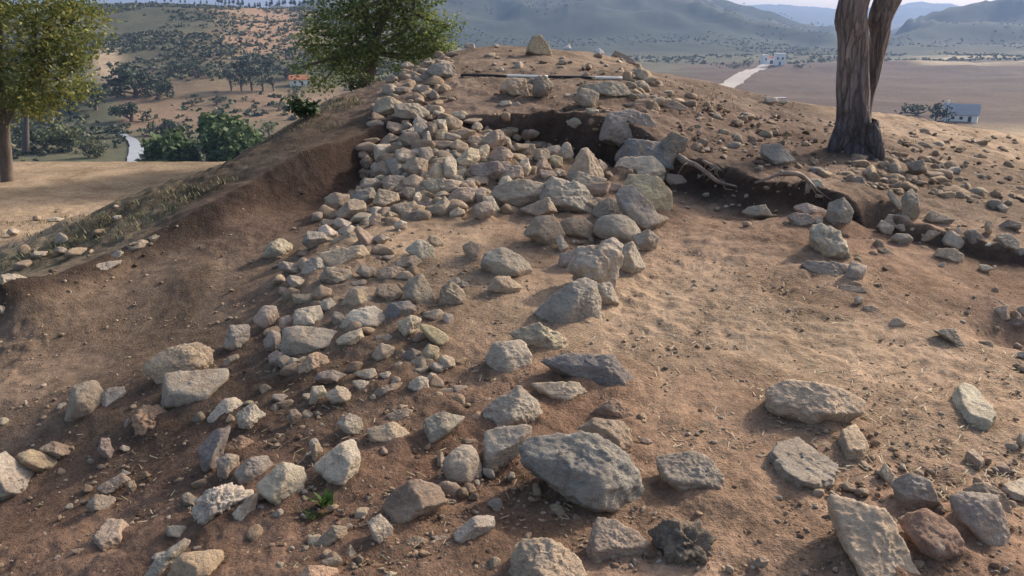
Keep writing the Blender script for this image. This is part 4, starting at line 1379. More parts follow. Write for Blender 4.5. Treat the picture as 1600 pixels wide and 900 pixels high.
def build_scatter():
    r = np.random.default_rng(5)
    S, Z = [], []

    def patch(n, poly, a, b, p=2.2):
        q = drop(n, poly, r)
        if a >= .009:
            q = q[clear(q, .85)]
        S.append(q)
        t = r.uniform(0, 1, len(q)) ** p
        Z.append(a + (b - a) * t)
    patch(200, [(590, 165), (700, 175), (770, 330), (620, 350), (500, 350), (560, 290)], .04, .11, 1.2)     # rubble fill
    patch(40, [(720, 195), (880, 222), (890, 250), (740, 240)], .045, .10, 1.2)
    patch(50, [(700, 215), (860, 240), (960, 265), (960, 335), (740, 340)], .03, .08, 1.4)
    patch(70, [(600, 150), (650, 92), (725, 82), (715, 118), (690, 150), (650, 165)], .04, .12, 1.6)
    patch(55, [(935, 78), (1000, 105), (1050, 150), (1030, 180), (960, 165), (985, 130), (925, 90)], .035, .11, 1.8)
    patch(80, [(420, 400), (600, 350), (660, 420), (720, 580), (430, 590)], .025, .07, 1.7)                 # left wall
    patch(60, [(930, 250), (1050, 250), (1020, 360), (900, 480), (860, 400)], .02, .05, 1.5)
    patch(270, [(1040, 130), (1300, 190), (1600, 215), (1600, 330), (1340, 290), (1060, 235)], .024, .085, 2.6)  # right flank
    patch(60, [(600, 110), (820, 78), (1000, 105), (1050, 180), (900, 180), (640, 165)], .025, .09, 2.0)   # mound top
    patch(25, [(1220, 300), (1350, 320), (1600, 380), (1600, 420), (1450, 420), (1340, 480), (1240, 430)], .02, .055, 1.8)
    patch(60, [(1330, 230), (1470, 250), (1560, 330), (1420, 300), (1350, 280)], .04, .10, 1.6)
    patch(14, [(0, 340), (200, 320), (260, 350), (120, 410), (0, 440)], .025, .08, 2.0)
    patch(95, [(300, 600), (720, 560), (760, 760), (560, 900), (230, 900)], .012, .04, 2.4)
    patch(70, [(780, 640), (1010, 640), (1150, 900), (560, 900)], .010, .03, 2.2)
    patch(90, [(1250, 690), (1600, 690), (1600, 900), (1290, 900)], .010, .032, 2.2)
    patch(10, [(1480, 450), (1600, 440), (1600, 580), (1520, 540)], .015, .05, 1.8)
    patch(25, [(60, 600), (330, 560), (320, 760), (60, 800)], .012, .035, 2.0)
    xy, sz = np.concatenate(S), np.concatenate(Z)
    pebbles('small_stones', xy, sz, tones(len(xy), r, .7), 3, 11, .3, None, EXTRA)
    S, Z = [], []
    patch(2600, [(0, 520), (400, 470), (800, 420), (1300, 420), (1600, 450), (1600, 900), (0, 900)], .004, .014, 3.0)
    patch(900, [(200, 680), (1600, 680), (1600, 900), (200, 900)], .003, .009, 2.0)
    patch(700, [(450, 350), (1000, 350), (1250, 420), (1250, 560), (500, 560)], .006, .018, 2.5)
    patch(550, [(560, 120), (840, 78), (1100, 130), (1600, 215), (1600, 400), (1000, 340), (600, 340)], .012, .035, 2.4)
    patch(120, [(0, 440), (330, 330), (560, 330), (400, 500), (0, 560)], .006, .020, 2.8)
    xy, sz = np.concatenate(S), np.concatenate(Z)
    pebbles('gravel', xy, sz, tones(len(xy), r, .8), 2, 12, .3)
    S, Z = [], []
    patch(650, [(300, 560), (760, 560), (800, 700), (1600, 700), (1600, 900), (100, 900), (200, 700)], .005, .017, 2.6)
    patch(250, [(450, 420), (1300, 400), (1600, 450), (1600, 700), (700, 600)], .004, .012, 2.6)
    patch(350, [(1040, 130), (1300, 190), (1600, 215), (1600, 330), (1340, 290), (1060, 235), (900, 180), (640, 165), (640, 110), (840, 78)], .012, .04, 2.2)
    patch(40, [(330, 330), (600, 210), (560, 330), (400, 420), (0, 520), (0, 450)], .006, .022, 2.4)
    xy, sz = np.concatenate(S), np.concatenate(Z)
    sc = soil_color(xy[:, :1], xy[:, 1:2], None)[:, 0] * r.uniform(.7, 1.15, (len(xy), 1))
    pebbles('earth_clods', xy, sz, sc, 2, 13, .3, M_CLOD)


build_scatter()


def straw():
    r = np.random.default_rng(44)
    q = np.concatenate([drop(2600, [(560, 340), (1000, 345), (1300, 430), (1600, 520), (1600, 800), (1100, 720), (650, 560)], r), drop(700, [(100, 560), (700, 600), (1000, 900), (150, 900)], r),
                        drop(900, [(650, 130), (1000, 110), (1300, 200), (1600, 240), (1600, 340), (1300, 270), (700, 178)], r)])
    z = gz_near(q[:, 0], q[:, 1]) + soil_banks(q[:, 0][:, None], q[:, 1][:, None])[:, 0]
    V, K = [], []
    for (x, y), zz in zip(q, z):
        a = r.uniform(0, 6.28)
        L = r.uniform(.012, .04) * (1 + .08 * y)
        d = np.array([math.cos(a), math.sin(a), r.uniform(-.15, .25)]) * L * .5
        s_ = np.array([-math.sin(a), math.cos(a), .4]) * L * .045
        p = np.array([x, y, zz + .004])
        V += [p - d - s_, p + d - s_, p + d + s_, p - d + s_]
        K += [np.array((.42, .345, .22)) * r.uniform(.5, 1.15)] * 4
    tag(link_mesh('dry_straw', V, np.arange(len(V)).reshape(-1, 4), M_SCRUB, None, False, 'leaf', np.array(K)), kind='stuff')


straw()



# ------------------------------------------------------------------ trees, bushes, weeds
def tube(path, radii, seg=10, knob=.08, seed=0, taper_ends=True):
    """a tapered limb along a path; returns verts and quads"""
    P = [Vector(p) for p in path]
    V, Fc = [], []
    up = Vector((0, 1, .13))
    for k, p in enumerate(P):
        t = (P[min(k + 1, len(P) - 1)] - P[max(k - 1, 0)]).normalized()
        a = t.cross(up)
        if a.length < .1:
            a = t.cross(Vector((1, 0, .2)))
        a.normalize()
        b = t.cross(a)
        for q in range(seg):
            th = q / seg * 2 * math.pi
            d = a * math.cos(th) + b * math.sin(th)
            n = float(noise3(d.x * 1.6 + seed, d.y * 1.6 + p.z * 1.1, d.z * 1.6 + k * .22, 5))
            V.append(p + d * radii[k] * (1 + knob * 2 * n))
    for k in range(len(P) - 1):
        for q in range(seg):
            q2 = (q + 1) % seg
            Fc.append((k * seg + q, k * seg + q2, (k + 1) * seg + q2, (k + 1) * seg + q))
    V.append(P[-1])
    e = len(V) - 1
    for q in range(seg):
        Fc.append(((len(P) - 1) * seg + q, (len(P) - 1) * seg + (q + 1) % seg, e, e))
    return [tuple(v) for v in V], [tuple(dict.fromkeys(f)) for f in Fc]


def merge(parts):
    V, Fc, off = [], [], 0
    for v, f in parts:
        V += list(v)
        Fc += [tuple(i + off for i in q) for q in f]
        off = len(V)
    return V, Fc


def smooth_path(pts, n):
    pts = np.array(pts, float)
    t = np.linspace(0, len(pts) - 1, n)
    out = []
    for u in t:
        k = min(int(u), len(pts) - 2)
        s = u - k
        p0, p1, p2, p3 = pts[max(k - 1, 0)], pts[k], pts[k + 1], pts[min(k + 2, len(pts) - 1)]
        out.append(.5 * (2 * p1 + (p2 - p0) * s + (2 * p0 - 5 * p1 + 4 * p2 - p3) * s * s + (3 * p1 - p0 - 3 * p2 + p3) * s ** 3))
    return np.array(out)


def leaf_cloud(lobes, n, size, cols, r, droop=.3, aspect=.45, clump=.16):
    """leaf quads gathered on twigs through the volume of several lobes (centre, radii)"""
    vol = np.array([l[1][0] * l[1][1] * l[1][2] for l in lobes])
    vol = vol ** .75
    which = r.choice(len(lobes), size=n // 14 + 1, p=vol / vol.sum())
    cen = np.array([l[0] for l in lobes])[which]
    rad = np.array([l[1] for l in lobes])[which]
    d = r.normal(size=(len(which), 3))
    d /= np.linalg.norm(d, axis=1)[:, None]
    tw = cen + d * rad * (r.uniform(.25, 1.08, (len(which), 1)) ** .6)
    twc = r.uniform(0, 1, len(which))
    idx = np.repeat(np.arange(len(which)), 14)[:n]
    p = tw[idx] + r.normal(size=(n, 3)) * clump * np.array([1, 1, .8])
    a = r.normal(size=(n, 3))
    a[:, 2] = a[:, 2] * .6 - droop
    a /= np.linalg.norm(a, axis=1)[:, None]
    b = np.cross(a, r.normal(size=(n, 3)))
    b /= np.linalg.norm(b, axis=1)[:, None]
    s = size * r.uniform(.6, 1.3, (n, 1))
    q = np.stack([p - a * s * .5, p + b * s * aspect * .5, p + a * s * .5, p - b * s * aspect * .5], 1).reshape(-1, 3)
    f = np.arange(4 * n).reshape(n, 4)
    C0 = np.array(cols)
    t = np.clip(twc[idx] * .75 + r.uniform(0, .25, n), 0, .999) * (len(C0) - 1)
    k = t.astype(int)
    c = C0[k] * (1 - (t - k))[:, None] + C0[np.minimum(k + 1, len(C0) - 1)] * (t - k)[:, None]
    c = c * r.uniform(.8, 1.2, (n, 1))
    return q, f, np.repeat(c, 4, axis=0)


def local(v, o):
    return np.asarray(v, float) - np.array(o)


# --- the forked eucalyptus on the right flank ---
rt = np.random.default_rng(3)
tb = hit(1334, 238)
euc = empty('eucalyptus_tree', tb, 'big forked tree with bare peeling bark on the right flank of the mound', 'tree')
TY = tb[1]


def ep(px, py, dy=0.0):
    return local(at(px, py, TY + dy), tb)


main = smooth_path([ep(1336, 252), ep(1334, 236), ep(1333, 222), ep(1332, 190), ep(1332, 130), ep(1332, 60), ep(1333, 0), (.02, 0, 2.4), (-.1, .1, 3.6), (.05, .2, 5.0), (.1, .1, 6.6)], 60)
mr = np.interp(np.linspace(0, 10, 60), [0, 1, 2, 3, 4, 5, 6, 7, 8, 9, 10], [.27, .215, .188, .165, .150, .142, .14, .135, .12, .09, .03])
sec = smooth_path([ep(1340, 245, .06), ep(1346, 212, .08), ep(1354, 165, .1), ep(1365, 115, .12), ep(1375, 55, .12), ep(1387, 0, .12), (.75, .3, 2.6), (1.2, .5, 4.0), (1.5, .6, 5.6)], 50)
sr = np.interp(np.linspace(0, 8, 50), [0, 1, 2, 3, 4, 5, 6, 7, 8], [.10, .08, .06, .062, .088, .125, .13, .08, .03])
parts = [tube(main, mr, 36, .10, 1), tube(sec, sr, 26, .09, 2)]
for k, (ax, ay) in enumerate([(-.36, -.1), (.25, -.25), (.3, .1)]):
    pth = smooth_path([(ax * .25, ay * .25, .28), (ax * .62, ay * .62, .06), (ax * .85, ay * .85, -.12)], 8)
    parts.append(tube(pth, np.linspace(.14, .03, 8), 10, .1, 7 + k))
limbs = []
for (b0, e0, e1) in [((-.02, .08, 3.2), (-1.3, .4, 4.6), (-2.0, .2, 5.6)), ((1.0, .4, 3.4), (2.2, .2, 4.6), (2.9, .1, 5.4)), ((0, .2, 4.6), (.4, 1.3, 5.6), (.7, 2.0, 6.2)), ((1.2, .5, 4.2), (1.5, -1.0, 5.2), (1.7, -1.6, 6.0))]:
    limbs.append(tube(smooth_path([b0, e0, e1], 12), np.linspace(.07, .015, 12), 8, .06, 9))
v, f = merge(parts + limbs)
link_mesh('trunk', v, f, M_EUC, euc)
q, f, c = leaf_cloud([((-1.6, .3, 5.2), (1.3, 1.2, .9)), ((2.5, .2, 5.2), (1.2, 1.2, .9)), ((.6, 1.6, 6.0), (1.3, 1.3, .9)), ((1.5, -1.2, 5.9), (1.1, 1.1, .8)), ((.2, .2, 6.9), (1.4, 1.3, .9))], 5200, .16,
                     [(.05, .075, .03), (.085, .11, .05), (.13, .15, .07)], rt, .9, .2, .22)
link_mesh('crown', q, f, M_LEAF, euc, False, 'leaf', c)


def leafy_tree(name, base, label, trunk_paths, lobes, n, size, cols, seed, group=None, clump=.16, droop=.3, aspect=.5, bark=None):
    r = np.random.default_rng(seed)
    t = empty(name, base, label, 'tree', group)
    ps = []
    for pth, r0, r1 in trunk_paths:
        sp = smooth_path(pth, 14)
        ps.append(tube(sp, np.linspace(r0, r1, 14), 9, .08, seed))
    for (cn, rd) in lobes:                               # limbs reaching into each lobe
        src = np.array(trunk_paths[int(r.integers(len(trunk_paths)))][0], float)
        b0 = src[len(src) // 2]
        ps.append(tube(smooth_path([b0, (b0 + np.array(cn)) / 2 + r.normal(size=3) * .1 * np.linalg.norm(rd), cn], 8), np.linspace(trunk_paths[0][1] * .38, trunk_paths[0][1] * .07, 8), 6, .08, seed))
    v, f = merge(ps)
    link_mesh('trunk', v, f, bark or M_BARK, t)
    q, f, c = leaf_cloud(lobes, n, size, cols, r, droop, aspect, clump)
    link_mesh('crown', q, f, M_LEAF, t, False, 'leaf', c)
    return t


# --- big yellow green tree at the left edge ---
b = hit(8, 283)
Yl = b[1]
def lp(px, py, dy=0.0):
    return local(at(px, py, Yl + dy), b)
lob = [(lp(-60, -20), (1.3, 1.2, .9)), (lp(60, -10, .3), (1.0, 1.0, .8)), (lp(20, 60, -.3), (1.15, 1.1, .75)), (lp(105, 45, .2), (.75, .8, .6)), (lp(-90, 90), (1.0, 1.0, .8)),
       (lp(20, 125, -.2), (.8, .8, .5)), (lp(85, 110, .2), (.7, .7, .5)), (lp(60, 150, -.1), (.55, .6, .36)), (lp(125, 80, .2), (.45, .5, .4)), (lp(-40, 150), (.7, .7, .4)), (lp(0, -110), (1.6, 1.4, 1.0)), (lp(50, 165), (.6, .5, .3)), (lp(110, 140, .2), (.5, .5, .3)), (lp(130, 20, .2), (.45, .5, .5)), (lp(-20, 175), (.6, .5, .3))]
leafy_tree('broadleaf_tree', b, 'big yellow green tree filling the left edge above the sandy ground',
           [([(0, 0, -.25), lp(8, 230), lp(4, 170), lp(-4, 90), lp(-8, 0)], .125, .06), ([lp(6, 200), lp(30, 150), lp(60, 100), lp(80, 40)], .07, .03)],
           lob, 22000, .095, [(.07, .10, .035), (.13, .16, .05), (.20, .21, .06), (.33, .29, .07)], 21, clump=.12)
b2 = hit(40, 238)
k2 = b2[1] / F
leafy_tree('slender_tree', b2, 'thin dark leaning tree behind the big yellow green one', [([(0, 0, -.2), (6 * k2, 0, 30 * k2), (14 * k2, 0, 70 * k2), (18 * k2, 0, 110 * k2)], 6 * k2, 2 * k2)],
           [((10 * k2, 0, 105 * k2), (40 * k2, 30 * k2, 30 * k2)), ((40 * k2, 0, 85 * k2), (35 * k2, 30 * k2, 20 * k2))], 1500, 9 * k2, [(.035, .05, .022), (.07, .085, .035)], 22, clump=8 * k2)

# --- tree behind the left shoulder of the mound ---
bx, by_, bz_ = at(577, 130, 19.5)
bm_ = np.array([bx, by_, float(ground_z(np.array([bx]), np.array([by_]), False)[0])])
def mp(px, py, dy=0.0):
    return local(at(px, py, by_ + dy), bm_)
lob = [(mp(590, 5), (.95, .9, .6)), (mp(530, 35, -.2), (.65, .7, .5)), (mp(640, 40, .2), (.75, .8, .5)), (mp(510, 88), (.5, .5, .36)), (mp(560, 70, -.4), (.6, .6, .5)), (mp(625, 90, -.2), (.6, .6, .38)),
       (mp(680, 55), (.42, .5, .33)), (mp(520, -30), (.7, .7, .5)), (mp(650, -30), (.8, .8, .6)), (mp(590, -70), (1.0, 1.0, .7)), (mp(545, 118, -.1), (.4, .4, .25)), (mp(668, 92), (.4, .4, .25)), (mp(482, 70), (.22, .3, .2)), (mp(505, 130), (.35, .35, .2)), (mp(690, 80), (.35, .4, .25)), (mp(470, 105), (.3, .3, .2)), (mp(545, 100, -.2), (.6, .6, .35)), (mp(660, 70), (.7, .6, .4)), (mp(495, 55), (.4, .4, .3)), (mp(700, 40), (.25, .3, .2))]
leafy_tree('bushy_tree', bm_, 'dense green tree rising behind the left shoulder of the mound', [([(0, 0, -.2), mp(578, 130), mp(580, 80), mp(574, 30), mp(560, -30)], .19, .06), ([mp(582, 100), mp(590, 50), mp(612, 0), mp(630, -40)], .13, .05)],
           lob, 20000, .095, [(.055, .085, .028), (.105, .145, .045), (.16, .205, .06), (.25, .27, .08)], 23, clump=.13)


# --- bushes and trees standing singly in the valley ---
def bush(name, px, py, w, h, label, cols, seed, n=900, Y=None, cat='bush', tall=False, group=None):
    r = np.random.default_rng(seed)
    g = hit(px, py, 25.0) if Y is None else np.array(at(px, py, Y))
    if g is None:
        return
    if Y is not None:
        g[2] = float(ground_z(np.array([g[0]]), np.array([g[1]]), False)[0])
        h = h + max(0, (at(px, py, Y)[2] - g[2]) / Y * F)
    k = np.linalg.norm(g) / F
    W, H = w * k, h * k
    lobes = []
    for q in range(7 if not tall else 6):
        if tall:
            lobes.append(((r.uniform(-.3, .3) * W, r.uniform(-.3, .3) * W, H * (.3 + .12 * q)), (W * .22, W * .22, H * .13)))
        else:
            a = r.uniform(-.36, .36)
            lobes.append(((a * W, r.uniform(-.3, .3) * W, H * r.uniform(.35, .72) * (1 - abs(a) * .7)), (W * r.uniform(.17, .26), W * .22, H * r.uniform(.2, .3))))
    t = empty(name, g, label, cat, group)
    ps = [tube(smooth_path([(0, 0, -.05 * H), (r.uniform(-.05, .05) * W, 0, .25 * H), (r.uniform(-.1, .1) * W, 0, .55 * H)], 6), np.linspace(.05 * W + .01 * H, .01 * W, 6), 6)]
    for cn, rd in lobes[:4]:
        ps.append(tube(smooth_path([(0, 0, .1 * H), (np.array(cn) * .6), cn], 5), np.linspace(.02 * W, .005 * W, 5), 5))
    v, f = merge(ps)
    link_mesh('stem' if cat == 'bush' else 'trunk', v, f, M_BARK, t)
    q, f, c = leaf_cloud(lobes, n, max(.09 * math.sqrt(W * H), .05), cols, r, .0, .6, .05 * math.sqrt(W * H))
    link_mesh('foliage' if cat == 'bush' else 'crown', q, f, M_SCRUB, t, False, 'leaf', c)
    return t


G1 = [(.03, .05, .02), (.055, .085, .028), (.085, .12, .04)]
G2 = [(.07, .09, .04), (.11, .13, .06), (.15, .165, .085)]
G3 = [(.03, .045, .03), (.05, .07, .045), (.07, .09, .055)]
G4 = [(.055, .075, .06), (.08, .105, .085), (.11, .135, .11)]
bush('bush', 328, 268, 130, 92, 'big round green bush beside the stream bend', [(.045, .075, .025), (.075, .115, .035), (.11, .15, .05)], 31, 9000)
bush('bush', 268, 262, 34, 30, 'pale grey green bush between the stream and the big round bush', G2, 32, 900)
bush('valley_tree', 212, 152, 84, 46, 'wide dark tree on the valley floor, second from the pale clearing', G3, 33, 1500, cat='tree')
bush('valley_tree', 248, 156, 36, 34, 'small dark tree against the right of the wide dark one', G3, 34, 700, cat='tree')
bush('valley_tree', 150, 172, 60, 40, 'dark spreading tree left of the stream on the slope', G3, 35, 1200, cat='tree')
bush('valley_tree', 205, 190, 64, 30, 'dark low tree right above the top of the stream', G3, 36, 1000, cat='tree')
bush('bush', 262, 212, 66, 28, 'dark bush in shade on the far bank of the stream', G3, 37, 900)
bush('bush', 110, 236, 80, 40, 'grey green bush on the near bank behind the sandy ground', G2, 38, 1200)
bush('bush', 140, 246, 56, 30, 'olive bush on the near bank next to the stream', [(.08, .09, .045), (.12, .125, .065)], 39, 900)
bush('bush', 72, 232, 60, 34, 'dark green bush beside the thin leaning tree', G1, 40, 900)
bush('valley_tree', 306, 122, 40, 24, 'round dark tree on the hill foot left of the blue green grove', G3, 41, 700, cat='tree')
bush('valley_tree', 278, 116, 32, 20, 'smaller round tree left of the round dark one', G3, 42, 600, cat='tree')
for k, (px, hh) in enumerate([(362, 40), (378, 50), (394, 56), (411, 50), (428, 42)]):
    bush('grove_tree', px, 142, 26, hh, ['left end tree of the blue green grove', 'second tree from left in the blue green grove', 'tallest tree in the middle of the blue green grove',
         'second tree from right in the blue green grove', 'right end tree of the blue green grove'][k] + ' on the valley floor', G4, 50 + k, 700, cat='tree', tall=True, group='blue green grove trees')
bush('bush', 300, 166, 28, 14, 'low dark bush on the reddish flat, left one of two', G3, 61, 400)
bush('bush', 338, 164, 36, 16, 'low dark bush on the reddish flat, right one of two', G3, 62, 400)
bush('bush', 421, 214, 24, 38, 'pale green clump on the slope below the small orange roofed house', [(.12, .15, .07), (.17, .20, .10)], 63, 500)
bush('bush', 462, 160, 30, 30, 'green bush just below the small orange roofed house', G1, 64, 500)
bush('bush', 436, 172, 20, 18, 'small green bush left below the house', G2, 65, 300)
bush('valley_tree', 447, 122, 46, 24, 'dark tree behind the small orange roofed house', G3, 66, 900, cat='tree')
bush('bush', 478, 172, 62, 26, 'low green bush growing on the lip of the left cut', [(.03, .05, .02), (.05, .085, .03)], 67, 1000, Y=9.0)
bush('valley_tree', 1170, 104, 24, 14, 'dark tree left of the white farm houses', G3, 68, 300, cat='tree')
bush('valley_tree', 1146, 107, 46, 8, 'low dark hedge like tree left of the pale road', G3, 69, 300, cat='tree')
bush('valley_tree', 1252, 106, 28, 9, 'small dark tree right of the white farm houses', G3, 70, 300, cat='tree')
bush('valley_tree', 1432, 180, 60, 18, 'flat topped green tree left of the grey roofed shed', G3, 71, 600, cat='tree')
bush('valley_tree', 1462, 196, 34, 34, 'dark blue green tree touching the grey roofed shed', [(.02, .03, .028), (.035, .05, .045)], 72, 700, cat='tree')
bush('bush', 1482, 197, 20, 10, 'small dark bush at the foot of the grey roofed shed', G3, 73, 200)
bush('bush', 565, 134, 60, 22, 'low olive bush at the foot of the dense green tree', [(.06, .075, .03), (.11, .12, .05)], 74, 700, Y=11.2)


def weed(px, py, label, hgt, n, seed, cols):
    r = np.random.default_rng(seed)
    g = hit(px, py)
    V, Fc, K = [], [], []
    for k in range(n):
        a = r.uniform(0, 6.28)
        L = hgt * r.uniform(.5, 1.1)
        out = r.uniform(.25, .8) * L
        b0 = np.array([r.normal() * .012, r.normal() * .012, -.01])
        d = np.array([math.cos(a), math.sin(a), 0])
        sd_ = np.array([-math.sin(a), math.cos(a), 0])
        w = L * r.uniform(.09, .16)
        i0 = len(V)
        for t, ww in ((0, .3), (.35, .9), (.7, 1.0), (1, .05)):
            c = b0 + d * out * t ** 1.4 + np.array([0, 0, L * (t - .28 * t * t)])
            V += [c - sd_ * w * ww, c + sd_ * w * ww]
            K += [np.array(cols[int(r.integers(len(cols)))])] * 2
        for q in range(3):
            Fc.append((i0 + 2 * q, i0 + 2 * q + 1, i0 + 2 * q + 3, i0 + 2 * q + 2))
    o = link_mesh('weed', V, Fc, M_LEAF, None, True, 'leaf', np.array(K))
    o.location = g
    return tag(o, label, 'weed', 'green weeds among the stones')


weed(508, 788, 'fresh green weed growing below the pale heart shaped stone', .075, 20, 1, [(.06, .12, .025), (.10, .18, .04)])
weed(492, 806, 'smaller leafy weed spreading just left below the fresh green one', .04, 16, 2, [(.06, .11, .03), (.11, .16, .05)])
weed(356, 886, 'olive weed beside the orange tan flat topped boulder', .05, 22, 3, [(.07, .10, .03), (.12, .13, .05)])


def grass_field():
    r = np.random.default_rng(9)
    q = np.concatenate([drop(420, [(0, 350), (180, 330), (300, 285), (330, 300), (200, 370), (0, 425)], r), drop(260, [(480, 165), (560, 150), (560, 185), (460, 225)], r),
                        drop(260, [(320, 270), (480, 180), (480, 215), (330, 300)], r), drop(160, [(1030, 120), (1200, 150), (1300, 185), (1400, 190), (1500, 230), (1300, 260), (1100, 220)], r)])
    z = gz_near(q[:, 0], q[:, 1])
    V, K = [], []
    cl = noise2(q[:, 0] * 1.6, q[:, 1] * 1.6, 8)
    for (x, y), zz, cc in zip(q, z, cl):
        if cc < -.25:
            continue
        for k in range(5):
            a = r.uniform(0, 6.28)
            L = r.uniform(.015, .045)
            d = np.array([math.cos(a), math.sin(a), 0])
            s_ = np.array([-d[1], d[0], 0]) * L * .14
            p = np.array([x + r.normal() * .03, y + r.normal() * .03, zz])
            V += [p - s_, p + s_, p + d * L * .6 + np.array([0, 0, L]) + s_ * .3, p + d * L * .6 + np.array([0, 0, L]) - s_ * .3]
            c = np.array((.085, .095, .045)) * r.uniform(.7, 1.3) if r.uniform() < .45 else np.array((.22, .19, .10)) * r.uniform(.7, 1.2)
            K += [c] * 4
    f = np.arange(len(V)).reshape(-1, 4)
    tag(link_mesh('grass', V, f, M_SCRUB, None, False, 'leaf', np.array(K)), kind='stuff')


grass_field()



# ------------------------------------------------------------------ measuring pole, roots
def gpt(px, py, up=0.0):
    g = hit(px, py)
    return np.array([g[0], g[1], g[2] + up])


pa, pb = gpt(720, 121, .03), gpt(972, 126, .03)
pole = empty('measuring_pole', tuple(pa), 'long measuring pole in dark and white bands lying across the mound top', 'pole')
for k, (t0, t1) in enumerate([(0, .285), (.285, .54), (.54, .83), (.83, 1.0)]):
    p0, p1 = (pb - pa) * t0, (pb - pa) * t1
    v, f = tube(smooth_path([p0 + (p1 - p0) * .004, (p0 + p1) / 2, p1], 5), [.017] * 5, 12, 0)
    tag(link_mesh('band', v, f, M_BLACK if k % 2 == 0 else M_WHITE, pole), 'dark band' if k % 2 == 0 else 'white band')


def root(pts, rad, label, seed):
    P = [np.array(at(px, py, Y)) for px, py, Y in pts]
    o0 = P[0]
    sp = smooth_path([p - o0 for p in P], 26)
    v, f = tube(sp, np.interp(np.linspace(0, 1, 26), np.linspace(0, 1, len(rad)), rad), 10, .30, seed)
    rr = np.random.default_rng(seed + 200)
    ps = [(v, f)]
    for q in range(9):
        b0 = sp[int(rr.integers(3, 24))]
        e = b0 + np.array([rr.uniform(-.12, .12), rr.uniform(-.12, .0), -rr.uniform(.03, .14)])
        ps.append(tube(smooth_path([b0, (b0 + e) / 2 + rr.normal(size=3) * .02, e], 7), np.linspace(.006, .002, 7), 5, .2, q))
    v, f = merge(ps)
    o = link_mesh('tree_root', v, f, M_ROOT)
    o.location = o0
    tag(o, label, 'root', 'roots in the right cut')


root([(1052, 236, 7.55), (1068, 250, 7.3), (1088, 258, 7.2), (1106, 272, 7.12), (1122, 284, 7.06), (1150, 291, 7.02), (1172, 298, 6.98)], [.014, .024, .02, .018, .016, .011, .006], 'pale thick root hanging down the right cut behind the stacked stones', 1)
root([(1098, 252, 7.32), (1112, 258, 7.22), (1126, 266, 7.18), (1150, 268, 7.2)], [.012, .02, .014, .008], 'short thin root above the thick pale root in the right cut', 2)
root([(1180, 286, 6.82), (1198, 280, 6.76), (1220, 272, 6.74), (1246, 272, 6.74), (1264, 284, 6.72), (1280, 300, 6.66)], [.008, .013, .016, .018, .016, .010], 'arched root over a dark hollow left of the folded boulder', 3)


# ------------------------------------------------------------------ far buildings
def box(x0, x1, y0, y1, z0, z1):
    v = [(x0, y0, z0), (x1, y0, z0), (x1, y1, z0), (x0, y1, z0), (x0, y0, z1), (x1, y0, z1), (x1, y1, z1), (x0, y1, z1)]
    return v, [(3, 2, 1, 0), (4, 5, 6, 7), (0, 1, 5, 4), (1, 2, 6, 5), (2, 3, 7, 6), (3, 0, 4, 7)]


def gable(x0, x1, y0, y1, z0, z1, over=.3, th=.2):
    ym = (y0 + y1) / 2
    v = [(x0 - over, y0 - over, z0 - .1), (x1 + over, y0 - over, z0 - .1), (x1 + over, ym, z1), (x0 - over, ym, z1), (x0 - over, y1 + over, z0 - .1), (x1 + over, y1 + over, z0 - .1)]
    v += [(a, b_, c + th) for a, b_, c in v]
    f = [(0, 1, 2, 3), (3, 2, 5, 4), (7, 6, 9, 8), (8, 9, 10, 11), (1, 0, 6, 7), (4, 5, 11, 10), (0, 3, 9, 6), (3, 4, 10, 9), (2, 1, 7, 8), (5, 2, 8, 11)]
    return v, f


def gable_wall(x0, x1, y0, y1, z0, z1, zr):
    ym = (y0 + y1) / 2
    v = [(x0, y0, z0), (x1, y0, z0), (x1, y1, z0), (x0, y1, z0), (x0, y0, z1), (x1, y0, z1), (x1, y1, z1), (x0, y1, z1), (x0, ym, zr), (x1, ym, zr)]
    return v, [(0, 1, 5, 4), (2, 3, 7, 6), (1, 2, 6, 9, 5), (3, 0, 4, 8, 7), (3, 2, 1, 0)]


def house(px, py, w, d, hw, hr, rot, label, wall, roof, wins, name='house', flat=False, chimney=None):
    g = hit(px, py, 60.0)
    t = empty(name, (g[0], g[1], g[2]), label, 'house' if name != 'shed' else 'shed')
    t.rotation_euler.z = rot
    if flat:
        v, f = box(-w / 2, w / 2, -d / 2, d / 2, -1.5, hw)
        link_mesh('wall', v, f, wall, t, False)
        v, f = box(-w / 2 - .15, w / 2 + .15, -d / 2 - .15, d / 2 + .15, hw + .01, hw + .35)
        link_mesh('roof', v, f, roof, t, False)
    else:
        v, f = gable_wall(-w / 2, w / 2, -d / 2, d / 2, -1.5, hw, hr - .12)
        link_mesh('wall', v, f, wall, t, False)
        v, f = gable(-w / 2, w / 2, -d / 2, d / 2, hw, hr)
        ro = link_mesh('roof', v, f, roof, t, False)
        if chimney:
            v, f = box(chimney - .3, chimney + .3, -.3, .3, hr - .5, hr + 1.0)
            link_mesh('chimney', v, f, wall, ro, False)
    for (kind, x, z, ww, hh) in wins:
        v, f = box(x - ww / 2, x + ww / 2, -d / 2 - .04, -d / 2 + .05, z, z + hh)
        link_mesh(kind, v, f, M_DARKWIN, t, False)
    return t


def hm(px, py, npx):
    return npx * np.linalg.norm(hit(px, py, 60.0)) / F


